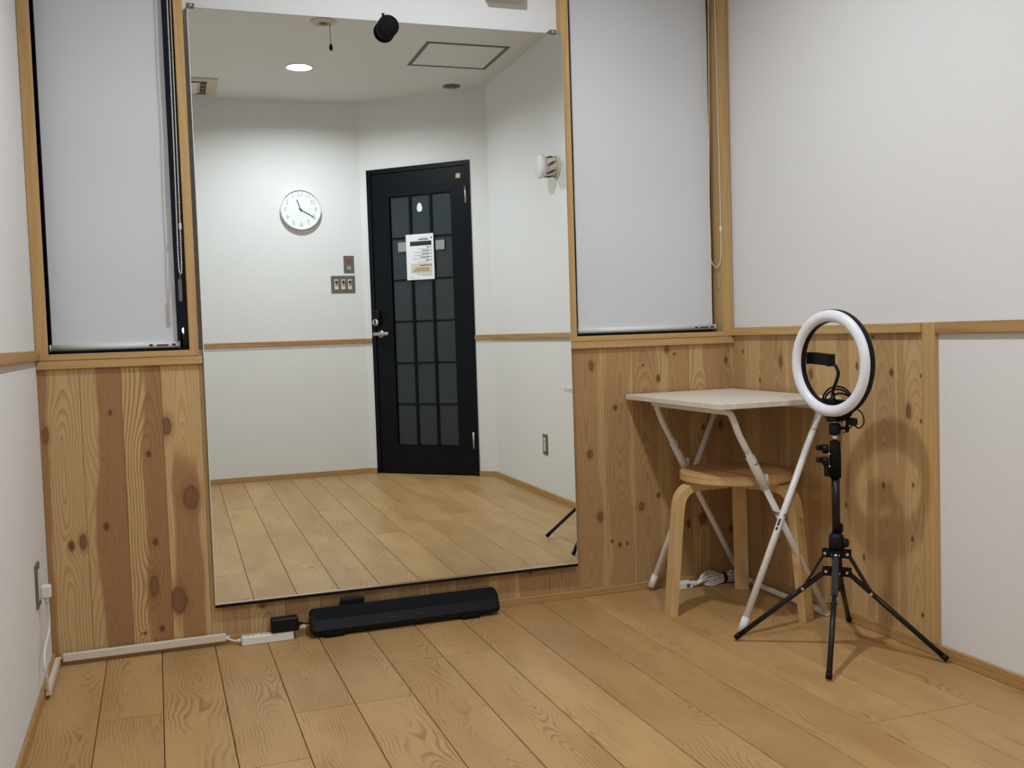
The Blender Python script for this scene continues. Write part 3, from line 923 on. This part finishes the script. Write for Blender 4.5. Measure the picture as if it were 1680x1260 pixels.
ph.ribbon([a0, a1], (0, 0, 1), 0.034, 0.016)
hold = ph.build('phone_holder', M['black'], RL)
for q in (a0, a1):
    MB().ribbon([q, q + rn * 0.022], (0, 0, 1), 0.034, 0.006).build('holder_jaw', M['black'], hold)
cb = 0
for k, (dr_, dz_, ry_, rz_) in enumerate(((0.0, 0.722, 0.056, 0.042), (0.005, 0.722, 0.063, 0.050), (-0.005, 0.718, 0.050, 0.034))):
    pts = [RP(dr_ * sg_ + ry_ * math.cos(t), dz_ + rz_ * math.sin(t), -0.026 - 0.003 * k) for t in [2 * PI * j / 28 for j in range(28)]]
    MB().tube(pts, 0.0028, 8, closed=True).build('cable_coil', M['black'], RL)
lp = [RP(sg_ * -0.055, 0.715, -0.03), RP(sg_ * -0.082, 0.70, -0.034), RP(sg_ * -0.088, 0.672, -0.036), RP(sg_ * -0.070, 0.655, -0.036), RP(sg_ * -0.048, 0.662, -0.034), RP(sg_ * -0.030, 0.645, -0.030), RP(sg_ * -0.022, 0.640, -0.022)]
MB().tube(smooth_path(lp, 8), 0.0020, 8).build('cable', M['black'], RL)
MB().cbox(RP(0, 0.672, 0) + rs * (sg_ * -0.050) + Vector((0.016, -0.018, -0.008)), RP(0, 0.672, 0) + rs * (sg_ * -0.050) + Vector((0.034, 0.018, 0.012)), 0.003).build('inline_remote', M['black'], RL)
tag(RL, 'white ring light with black phone holder on a low black four-legged stand', 'ring light')

# ================================================================== SOUNDBAR
SB = empty('soundbar', (0.745, -0.06, 0.0))
hx0, hx1 = -0.318, 0.318
prof = [(0.030, 0.078), (0.024, 0.086), (-0.008, 0.0755), (-0.017, 0.056), (-0.031, 0.026), (-0.028, 0.012), (0.024, 0.010), (0.030, 0.018)]
sb = MB()
secs = [(hx0, 0.80), (hx0 + 0.004, 0.92), (hx0 + 0.012, 1.0), (hx1 - 0.012, 1.0), (hx1 - 0.004, 0.92), (hx1, 0.80)]
vs, fs = [], []
cy_, cz_ = 0.0, 0.046
for xx, sc_ in secs:
    for y, z in prof: vs.append((xx, cy_ + (y - cy_) * sc_, cz_ + (z - cz_) * sc_))
k = len(prof)
for i in range(len(secs) - 1):
    for j in range(k):
        fs.append((i * k + j, i * k + (j + 1) % k, (i + 1) * k + (j + 1) % k, (i + 1) * k + j))
fs += [tuple(range(k - 1, -1, -1)), tuple(range((len(secs) - 1) * k, len(secs) * k))]
sb.add(vs, fs); sb.build('body', M['black'], SB)
gr = MB().prism([(hx0 + 0.016, 0.0225, 0.0866), (hx0 + 0.016, -0.0075, 0.0768), (hx0 + 0.016, -0.0172, 0.0572), (hx0 + 0.016, -0.012, 0.050), (hx0 + 0.016, 0.015, 0.07)], (1, 0, 0), hx1 - hx0 - 0.032)
gr.build('grille', M['fabric_black'], SB)
for xx in (-0.245, 0.215):
    MB().cbox((xx - 0.032, -0.033, 0.0), (xx + 0.032, 0.020, 0.016), 0.004).build('foot', M['black_matte'], SB)
for xx, w in ((-0.05, 0.026), (0.03, 0.018)):
    MB().cbox((xx - w / 2, -0.0292, 0.036), (xx + w / 2, -0.024, 0.042), 0.0008).build('badge', M['grey_dark'], SB)
MB().cbox((-0.212, 0.032, 0.040), (-0.133, 0.047, 0.104), 0.003).build('rear_bracket', M['black'], SB)
tag(SB, 'long black soundbar on the floor under the mirror', 'soundbar')

# ------------------------------------------------------------------ power strip, adapter, cable ducts at the skirting
PS = empty('power_strip', (0.293, -0.045, 0.0))
MB().cbox((-0.081, -0.016, 0.0), (0.081, 0.016, 0.028), 0.003).build('body', M['white_plastic'], PS)
MB().tube(smooth_path([(-0.080, 0.004, 0.014), (-0.098, 0.008, 0.014), (-0.112, 0.020, 0.016), (-0.126, 0.026, 0.022)], 6), 0.0034, 8).build('cord', M['white_plastic'], PS)
MB().tube([(-0.080, 0.004, 0.014), (-0.096, 0.008, 0.014)], [0.0065, 0.0045], 10).build('strain_relief', M['white_plastic'], PS)
for xx in (-0.052, -0.01):
    MB().box((xx - 0.010, -0.006, 0.0278), (xx - 0.006, 0.002, 0.0283)).build('socket_slot', M['grey_dark'], PS)
    MB().box((xx + 0.004, -0.006, 0.0278), (xx + 0.008, 0.002, 0.0283)).build('socket_slot', M['grey_dark'], PS)
tag(PS, 'white power strip on the floor beside the soundbar', 'power strip')

AD = empty('power_adapter', (0.348, -0.046, 0.0285))
MB().cbox((-0.043, -0.018, 0.0), (0.043, 0.022, 0.044), 0.004).build('body', M['black'], AD)
MB().tube([(0.043, 0.0, 0.018), (0.056, 0.002, 0.018)], [0.006, 0.004], 10).build('strain_relief', M['black'], AD)
MB().tube(smooth_path([(0.055, 0.002, 0.018), (0.075, 0.008, 0.012), (0.10, 0.014, 0.016), (0.125, 0.018, 0.022)], 6), 0.0022, 8).build('cord', M['black'], AD)
MB().cbox((0.046, 0.000, -0.001), (0.068, 0.012, 0.011), 0.002).build('plug_tag', M['ivory'], AD)
tag(AD, 'black power adapter plugged into the white power strip', 'power adapter')

d1 = MB().cbox((0, 0, 0), (0.474, 0.014, 0.024), 0.002).build('cable_duct', M['duct'], None, (-0.306, -0.0255, 0.013))
MB().tube([(0.474, 0.007, 0.012), (0.486, 0.007, 0.012)], 0.0034, 8).build('cord_end', M['white_plastic'], d1)
tag(d1, 'long ivory cable duct along the foot of the pine boards', 'cable duct')
d2 = MB().cbox((0, 0, 0), (0.014, 0.285, 0.022), 0.002).build('cable_duct', M['duct'], None, (-0.3255, -0.318, 0.012))
MB().tube([(0.007, 0.285, 0.012), (0.016, 0.300, 0.014)], 0.0034, 8).build('cord_end', M['white_plastic'], d2)
tag(d2, 'short ivory cable duct on the left wall near the corner', 'cable duct')

# wall sockets


def plate(name, loc, rz, label, cat, w=0.072, h=0.118, t=0.006):
    p = empty(name, loc, rz)
    MB().cbox((-w / 2, -t, -h / 2), (w / 2, 0.0, h / 2), 0.0012).build('face_plate', M['grey_plate'], p)
    tag(p, label, cat)
    return p


so = plate('wall_socket', (XL, -0.285, 0.312), R_LEFT, 'grey wall socket low on the left wall with a white plug in it', 'socket')
MB().cbox((-0.014, -0.0085, -0.042), (0.014, -0.005, 0.042), 0.001).build('insert', M['ivory'], so)
so2 = plate('wall_socket', (XR, -2.145, 0.307), R_RIGHT, 'grey wall socket with pale insert, seen in the mirror', 'socket')
ins = MB().cbox((-0.016, -0.0085, -0.040), (0.016, -0.005, 0.040), 0.001).build('insert', M['ivory'], so2)
for z in (-0.02, 0.02):
    for xx in (-0.006, 0.006):
        MB().box((xx - 0.0012, -0.0088, z - 0.004), (xx + 0.0012, -0.0083, z + 0.004)).build('slot', M['grey_dark'], ins)
PG = empty('power_plug', (XL + 0.0085, -0.275, 0.290))
MB().cbox((0.0, -0.013, -0.018), (0.026, 0.013, 0.018), 0.004).build('plug_body', M['white_plastic'], PG)
MB().tube([(0.013, 0, -0.016), (0.014, 0, -0.036)], [0.006, 0.004], 10).build('strain_relief', M['white_plastic'], PG)
cp = [(0.014, 0, -0.034), (0.016, 0.012, -0.08), (0.013, 0.000, -0.115), (0.007, -0.055, -0.150), (0.008, -0.080, -0.185), (0.011, -0.066, -0.225), (0.0085, -0.044, -0.262), (0.0085, -0.030, -0.266)]
MB().tube(smooth_path(cp, 10), 0.0032, 8).build('cord', M['white_plastic'], PG)
tag(PG, 'white plug and hanging cord in the left wall socket', 'plug')

# coiled extension lead behind the stool
EX = empty('extension_lead', (1.90, -0.055, 0.0))
tapb = MB()
tapb.cbox((-0.150, -0.026, 0.0), (-0.085, 0.012, 0.026), 0.003)
tp = tapb.build('socket_block', M['white_plastic'], EX)
MB().box((-0.1505, -0.020, 0.006), (-0.1495, 0.006, 0.020)).build('socket_face', M['grey_dark'], tp)
MB().cbox((-0.112, -0.0275, 0.006), (-0.098, -0.0255, 0.020), 0.0006).build('shutter', M['grey_plate'], tp)
MB().cbox((-0.088, -0.016, 0.004), (-0.060, 0.004, 0.022), 0.005).build('strain_relief', M['white_plastic'], tp)
rd = random.Random(5)
for k in range(6):
    w = 0.056 + 0.004 * (k % 3); yy = -0.004 + 0.007 * (k % 3) - 0.007; zz = 0.010 + 0.009 * (k // 2)
    pts = [(-0.062 + 0.02 * k / 6, yy, 0.012), (-0.035, yy - 0.006, zz + 0.012), (0.0, yy - 0.012 + 0.004 * k, zz + 0.020 - 0.004 * (k % 2)), (0.040, yy, zz + 0.006), (0.058 + w * 0.3, yy + 0.002, zz + 0.002),
           (0.095, yy + 0.006, zz + 0.012), (0.105, yy + 0.004, zz + 0.004), (0.085, yy - 0.004, zz), (0.05, yy - 0.003, zz), (0.0, yy - 0.016, max(0.004, zz - 0.006)), (-0.030, yy - 0.008, 0.006)]
    MB().tube(smooth_path(pts, 6), 0.0036, 7).build('cord_loop', M['white_plastic'], EX)
MB().lathe([(0.017, -0.006), (0.0195, -0.006), (0.0195, 0.006), (0.017, 0.006)], (0.054, -0.006, 0.022), (1, 0.1, 0), 20, closed=True).build('tie', M['black'], EX)
tag(EX, 'white extension lead coiled with a black tie behind the stool', 'extension lead')

# ================================================================== DOOR (angled corner wall, seen in the mirror)
DR = struct(empty('door_1', (P2.x, P2.y, 0), R_DOOR), 'black door with eighteen dark frosted panes')
fw = 0.032
fr = MB()
fr.cbox((DX0, -0.008, 0.004), (DX0 + fw, 0.06, DZ), 0.001); fr.cbox((DX1 - fw, -0.008, 0.004), (DX1, 0.06, DZ), 0.001); fr.cbox((DX0 + fw, -0.008, DZ - fw), (DX1 - fw, 0.06, DZ), 0.001)
fr.build('door_frame', M['door'], DR)
gx0, gx1 = DOOR_L - 0.700, DOOR_L - 0.226
gz0, gz1 = 0.200, 1.917
lf = MB()
lx0, lx1 = DX0 + fw + 0.003, DX1 - fw - 0.003
lf.box((lx0, 0.000, 0.008), (gx0, 0.036, DZ - fw - 0.003)); lf.box((gx1, 0.000, 0.008), (lx1, 0.036, DZ - fw - 0.003))
lf.box((gx0, 0.000, 0.008), (gx1, 0.036, gz0)); lf.box((gx0, 0.000, gz1), (gx1, 0.036, DZ - fw - 0.003))
leaf = lf.build('door_leaf', M['door'], DR)
nx, nz = 3, 6
pw, phh = (gx1 - gx0) / nx, (gz1 - gz0) / nz
for i in range(nx):
    for j in range(nz):
        MB().box((gx0 + pw * i + 0.006, 0.016, gz0 + phh * j + 0.004), (gx0 + pw * (i + 1) - 0.006, 0.021, gz0 + phh * (j + 1) - 0.004)).build('pane', M['door_glass'], DR)
for i in range(1, nx):
    MB().cbox((gx0 + pw * i - 0.010, 0.006, gz0), (gx0 + pw * i + 0.010, 0.030, gz1), 0.002).build('muntin', M['door'], DR)
for j in range(1, nz):
    MB().cbox((gx0, 0.009, gz0 + phh * j - 0.006), (gx1, 0.028, gz0 + phh * j + 0.006), 0.002).build('muntin', M['door'], DR)
MB().box((gx0, 0.030, gz0), (gx1, 0.034, gz1)).build('glass_backing', M['door'], DR)
for z in (1.887, 0.242):
    MB().tube([(DX0 + fw + 0.001, -0.010, z - 0.056), (DX0 + fw + 0.001, -0.010, z + 0.056)], 0.0075, 12).build('hinge', M['steel'], DR)
hxx = DOOR_L - 0.113
hd = MB().lathe([(0.0, 0.0), (0.026, 0.0), (0.026, 0.006), (0.0, 0.007)], (hxx - 0.012, 0.0, 0.978), (0, -1, 0), 28).build('handle_rose', M['steel'], DR)
MB().cbox((hxx - 0.098, -0.056, 0.966), (hxx + 0.024, -0.038, 0.990), 0.007, True).build('lever', M['steel'], hd)
MB().tube([(hxx - 0.012, -0.005, 0.978), (hxx - 0.012, -0.045, 0.978)], 0.009, 14).build('spindle', M['steel'], hd)
lk = MB().cbox((hxx - 0.016, -0.030, 1.030), (hxx + 0.036, 0.0, 1.142), 0.006, True).build('door_lock', M['black'], DR)
MB().lathe([(0.012, 0.0), (0.022, 0.0), (0.022, 0.016), (0.016, 0.018), (0.0, 0.018)], (hxx + 0.004, -0.030, 1.060), (0, -1, 0), 28).build('lock_dial', M['chrome'], lk)
MB().cbox((hxx + 0.002, -0.056, 1.044), (hxx + 0.008, -0.046, 1.076), 0.001).build('thumb_turn', M['black'], lk)
MB().lathe([(0, 0), (0.010, 0), (0.010, 0.003), (0, 0.003)], (hxx - 0.012, 0.0, 0.885), (0, -1, 0), 20).build('keyhole_cover', M['black'], DR)

# things stuck on the door


def on_door(x, z, y=-0.0005):
    return (P2.x + math.cos(R_DOOR) * x - math.sin(R_DOOR) * y, P2.y + math.sin(R_DOOR) * x + math.cos(R_DOOR) * y, z)


nx_, nz_ = DOOR_L - 0.456, 1.4945
NT = empty('notice_sheet', on_door(nx_, nz_, 0.0005), R_DOOR)
W_, H_ = 0.106, 0.1545
MB().box((-W_, -0.0030, -H_), (W_, -0.0024, H_)).build('paper', M['paper'], NT)


def bar(x0, x1, z0, z1, mat, name, y=-0.0034):
    return MB().box((x0, y, z0), (x1, -0.0030, z1)).build(name, mat, NT)


bar(-0.090, 0.075, 0.076, 0.106, M['print'], 'heading_bar')
tl = MB(); tg = MB()
rd = random.Random(11)


def words(mb, x0, x1, z0, z1):
    x = x0
    while x < x1:
        w = (z1 - z0) * rd.uniform(0.6, 0.95); mb.box((x, -0.0034, z0), (min(x + w, x1), -0.0030, z1)); x += w + (z1 - z0) * 0.22


words(tl, -0.067, 0.010, 0.113, 0.122)
tl.box((-0.093, -0.0034, 0.120), (-0.084, -0.0030, 0.132))
words(tg, -0.060, -0.005, 0.127, 0.131)
for k, (z, w) in enumerate(((0.064, 0.02), (0.042, 0.055), (0.020, 0.06), (-0.002, 0.07), (-0.024, 0.03))):
    tl.lathe([(0.0, 0.0), (0.0045, 0.0)], (-0.084, -0.0034, z), (0, -1, 0), 10)
    words(tl, -0.072, -0.072 + w, z - 0.004, z + 0.003)
    words(tg, -0.072, -0.072 + w + 0.06, z - 0.0125, z - 0.0085)
tl.build('printed_text', M['print'], NT)['kind'] = 'stuff'; tg.build('small_print', M['print_grey'], NT)['kind'] = 'stuff'
pk = bar(-0.087, 0.068, -0.108, -0.047, M['kraft'], 'cream_box')
t2 = MB(); t2.lathe([(0.0, 0.0), (0.0045, 0.0)], (-0.079, -0.0038, -0.058), (0, -1, 0), 10)
t2.add([], [])
def words2(x0, x1, z0, z1):
    x = x0
    while x < x1:
        w = (z1 - z0) * rd.uniform(0.6, 0.95); t2.box((x, -0.0038, z0), (min(x + w, x1), -0.0034, z1)); x += w + (z1 - z0) * 0.22
words2(-0.068, 0.005, -0.062, -0.055); words2(-0.068, 0.04, -0.078, -0.074); words2(-0.068, 0.05, -0.088, -0.084); words2(-0.068, 0.055, -0.098, -0.094)
for a, b in (((-0.087, -0.1085), (0.068, -0.1075)), ((-0.087, -0.0475), (0.068, -0.0465)), ((-0.0875, -0.108), (-0.0865, -0.047)), ((0.0675, -0.108), (0.0685, -0.047))):
    t2.box((a[0], -0.0038, a[1]), (b[0], -0.0034, b[1]))
t2.build('box_text', M['print'], pk)['kind'] = 'stuff'
fp = MB()
def words3(x0, x1, z0, z1):
    x = x0
    while x < x1:
        w = (z1 - z0) * rd.uniform(0.6, 0.95); fp.box((x, -0.0034, z0), (min(x + w, x1), -0.0030, z1)); x += w + (z1 - z0) * 0.22
words3(-0.087, 0.03, -0.120, -0.116); words3(-0.087, -0.01, -0.128, -0.124); words3(0.055, 0.078, -0.141, -0.137)
fp.build('footer_print', M['print_grey'], NT)['kind'] = 'stuff'
tag(NT, 'white printed notice sheet with black heading bar on the black door', 'notice')
for x, z, lab in ((DOOR_L - 0.318, 1.570, 'grey tape patch at the handle side of the door notice'), (DOOR_L - 0.608, 1.568, 'grey tape patch at the hinge side of the door notice')):
    o = MB().box((-0.034, 0.0, -0.032), (0.034, 0.0006, 0.032)).build('tape_patch', M['tape'], None, on_door(x, z, 0.0035), R_DOOR)
    tag(o, lab, 'tape')
lfm = MB()
pts = [(0.020 * math.sin(t) * (1 if True else 0) * (1 - 0.25 * math.cos(t)), 0.0, 0.031 * math.cos(t)) for t in [2 * PI * k / 20 for k in range(20)]]
lfm.prism(pts, (0, 1, 0), 0.0008)
o = lfm.build('leaf_sticker', M['paper'], None, on_door(DOOR_L - 0.455, 1.832, 0.0150), R_DOOR)
tag(o, 'small white leaf-shaped sticker on a top pane of the door', 'sticker')
o = MB().cbox((-0.017, -0.001, -0.016), (0.017, 0.0, 0.016), 0.0004).build('gold_sticker', M['gold'], None, on_door(DOOR_L - 0.762, 2.016, -0.0001), R_DOOR)
MB().box((-0.009, -0.0014, -0.008), (0.009, -0.001, 0.008)).build('emblem', M['beige'], o)
tag(o, 'tiny gold square sticker at the top hinge corner of the door', 'sticker')

# ================================================================== CLOCK AND SWITCHES on the front wall
CK = empty('wall_clock', (0.912, YF, 1.842), R_FRONT)
MB().lathe([(0.0, 0.0), (0.122, 0.0), (0.136, 0.006), (0.1375, 0.020), (0.1375, 0.034), (0.134, 0.0375), (0.130, 0.036), (0.129, 0.030)], axis=(0, -1, 0), n=64).build('case', M['white_plastic'], CK)
MB().lathe([(0.130, 0.0285), (0.0, 0.0285)], axis=(0, -1, 0), n=64).build('dial', M['clock_face'], CK)
for h in range(1, 13):
    cu = bpy.data.curves.new('numeral', 'FONT'); cu.body = str(h); cu.size = 0.042; cu.align_x = 'CENTER'; cu.align_y = 'CENTER'; cu.extrude = 0.0004
    tmp = bpy.data.objects.new('tmp_text', cu); COL.objects.link(tmp)
    dg = bpy.context.evaluated_depsgraph_get(); dg.update()
    me = bpy.data.meshes.new_from_object(tmp.evaluated_get(dg))
    bpy.data.objects.remove(tmp)
    me.name = 'numeral'; me.materials.clear(); me.materials.append(M['clock_num'])
    o = bpy.data.objects.new('numeral', me); COL.objects.link(o); o.parent = CK
    a = math.radians(30 * h)
    o.location = (0.102 * math.sin(a), -0.0290, 0.102 * math.cos(a)); o.rotation_euler = (PI / 2, 0, 0)


def hand(deg, r0, r1, w, y, name):
    a = math.radians(deg); d = Vector((math.sin(a), 0, math.cos(a))); p = Vector((math.cos(a), 0, -math.sin(a)))
    MB().ribbon([d * r0 + Vector((0, y, 0)), d * r1 + Vector((0, y, 0))], p, w, 0.0012).build(name, M['clock_hand'], CK)


hand(20, -0.014, 0.072, 0.0055, -0.0315, 'hour_hand')
hand(240, -0.016, 0.098, 0.0042, -0.0330, 'minute_hand')
MB().lathe([(0, 0), (0.005, 0), (0.005, 0.006), (0, 0.006)], (0, -0.029, 0), (0, -1, 0), 16).build('hub', M['clock_hand'], CK)
tag(CK, 'round white wall clock with pale numerals, seen in the mirror', 'clock')

SW = empty('switch_panel', (1.184, YF, 1.332), R_FRONT)
MB().cbox((-0.083, -0.006, -0.059), (0.083, 0.0, 0.059), 0.0012).build('face_plate', M['grey_plate'], SW)
for xx in (-0.047, 0.0, 0.047):
    t = MB().cbox((xx - 0.0135, -0.0085, -0.036), (xx + 0.0135, -0.005, 0.034), 0.001).build('toggle_plate', M['ivory'], SW)
    MB().lathe([(0.0, 0.0), (0.0095, 0.0), (0.0095, 0.010), (0.006, 0.013), (0.0, 0.0135)], (xx, -0.0085, 0.016), (0, -1, 0), 18).build('knob', M['grey_dark'], t)
    MB().box((xx - 0.009, -0.0088, -0.010), (xx + 0.009, -0.0083, -0.006)).build('groove', M['grey_dark'], t)
tag(SW, 'wide grey switch panel with three ivory toggles beside the door', 'switch')
S2 = empty('switch_panel', (1.229, YF, 1.470), R_FRONT)
MB().cbox((-0.036, -0.006, -0.059), (0.036, 0.0, 0.059), 0.0012).build('face_plate', M['grey_plate'], S2)
MB().cbox((-0.013, -0.0085, 0.012), (0.013, -0.005, 0.040), 0.001).build('red_button', M['red'], S2)
MB().cbox((-0.014, -0.0085, -0.040), (0.014, -0.005, -0.014), 0.001).build('pale_button', M['tape'], S2)
tag(S2, 'narrow grey switch panel with red lamp above the toggle switches', 'switch')

# ================================================================== AIR VENT on the right wall
AV = empty('wall_vent', (XR, -1.848, 1.848), R_RIGHT)
MB().lathe([(0.0, 0.0), (0.062, 0.0), (0.064, 0.004), (0.060, 0.010), (0.054, 0.012)], axis=(0, -1, 0), n=36).build('flange', M['duct'], AV)
MB().lathe([(0.050, 0.010), (0.053, 0.082)], axis=(0, -1, 0), n=36).build('sleeve', M['duct'], AV)
sl = MB()
for k in range(7):
    a0 = 2 * PI * k / 7
    pts = []
    for j in range(5):
        t = j / 4.0; a = a0 + 0.5 * t
        r = 0.0525 + 0.0025 * t
        pts.append((r * math.cos(a), -0.024 - 0.045 * t, r * math.sin(a)))
    MB().tube(pts, [0.0022, 0.0042, 0.0052, 0.0042, 0.0022], 6).build('slot', M['grey_dark'], AV)
MB().lathe([(0.053, 0.076), (0.060, 0.080), (0.064, 0.086), (0.066, 0.094), (0.064, 0.102), (0.056, 0.106), (0.0, 0.108)], axis=(0, -1, 0), n=40).build('cover', M['white_plastic'], AV)
tag(AV, 'round white wall vent standing out from the wall, seen in the mirror', 'vent')

# ================================================================== CEILING FITTINGS
for k, (lx, ly) in enumerate(LIGHTS):
    dl = empty('downlight', (lx, ly, ZC))
    MB().lathe([(0.0715, 0.030), (0.0715, -0.001), (0.074, -0.004), (0.086, -0.004), (0.089, 0.0), (0.0795, 0.001)], axis=(0, 0, 1), n=48).build('trim_ring', M['white_plastic'], dl)
    MB().lathe([(0.0, 0.020), (0.048, 0.020)], axis=(0, 0, 1), n=48).build('lamp_disc', M['lamp'], dl)
    MB().lathe([(0.0715, 0.006), (0.0480, 0.0202)], axis=(0, 0, 1), n=48).build('reflector', M['white_plastic'], dl)
    MB().lathe([(0.0715, 0.0205), (0.0715, 0.07), (0.0, 0.07)], axis=(0, 0, 1), n=32).build('housing', M['white_plastic'], dl)
    tag(dl, ['round recessed downlight in the ceiling nearest the windows', 'glowing round downlight in the ceiling, seen in the mirror'][k], 'downlight', 'recessed downlights')

CV = empty('ceiling_vent', (0.852, -1.972, ZC))
MB().lathe([(0.0, 0.0), (0.064, 0.0), (0.066, -0.003), (0.062, -0.008), (0.050, -0.010), (0.046, -0.006), (0.040, -0.006), (0.036, -0.011), (0.0, -0.012)], n=40).build('cover', M['beige'], CV)
MB().lathe([(0.0, -0.0122), (0.024, -0.0125), (0.024, -0.014), (0.0, -0.0142)], n=28).build('centre_disc', M['grey_plate'], CV)
pcx, pcy = 0.030, 0.02
MB().tube([(pcx, pcy, -0.010), (pcx + 0.002, pcy, -0.118)], 0.0016, 6).build('pull_cord', M['grey_plate'], CV)
MB().lathe([(0.0, -0.116), (0.004, -0.118), (0.009, -0.130), (0.0095, -0.142), (0.006, -0.150), (0.0, -0.151)], (pcx + 0.002, pcy, 0), n=14).build('pull_knob', M['black'], CV)
tag(CV, 'round ceiling vent with a pull cord, seen in the mirror', 'ceiling vent')

HT = empty('ceiling_hatch', (1.696, -2.440, ZC))
h = 0.243
hf = MB()
for a, b in (((-h, -h), (h, -h + 0.020)), ((-h, h - 0.020), (h, h)), ((-h, -h + 0.020), (-h + 0.020, h - 0.020)), ((h - 0.020, -h + 0.020), (h, h - 0.020))):
    hf.box((a[0], a[1], -0.004), (b[0], b[1], 0.0))
hf.build('hatch_frame', M['grey_plate'], HT)
MB().box((-h + 0.022, -h + 0.022, -0.002), (h - 0.022, h - 0.022, 0.0)).build('hatch_panel', M['ceiling'], HT)
tag(HT, 'square ceiling access hatch with metal frame, seen in the mirror', 'hatch')

SN = empty('sprinkler', (1.846, -3.125, ZC))
MB().lathe([(0.0, 0.0), (0.058, 0.0), (0.058, -0.004), (0.040, -0.010), (0.0, -0.011)], n=32).build('escutcheon', M['grey_plate'], SN)
MB().lathe([(0.0, -0.010), (0.014, -0.010), (0.014, -0.030), (0.008, -0.040), (0.0, -0.041)], n=20).build('head', M['white_plastic'], SN)
tag(SN, 'small round metal ceiling fitting above the door, seen in the mirror', 'ceiling fitting')

AC = empty('ceiling_air_conditioner', (0.06, -3.435, ZC))
MB().cbox((-0.36, -0.215, -0.012), (0.32, 0.215, 0.0), 0.003).build('panel', M['beige'], AC)
for y in (-0.150, 0.150):
    MB().box((-0.30, y - 0.011, -0.0135), (0.262, y + 0.011, -0.0119)).build('air_slot', M['grey_dark'], AC)
MB().box((0.222, -0.139, -0.0135), (0.258, 0.139, -0.0119)).build('air_slot', M['grey_dark'], AC)
MB().cbox((-0.30, -0.138, -0.018), (0.205, 0.138, -0.012), 0.002).build('grille', M['white_plastic'], AC)
for k in range(3):
    MB().cbox((0.226, -0.125 + 0.092 * k, -0.017), (0.252, -0.055 + 0.092 * k, -0.0136), 0.001).build('louvre', M['grey_plate'], AC)
tag(AC, 'beige ceiling air unit with white grille at the left mirror edge', 'air conditioner')
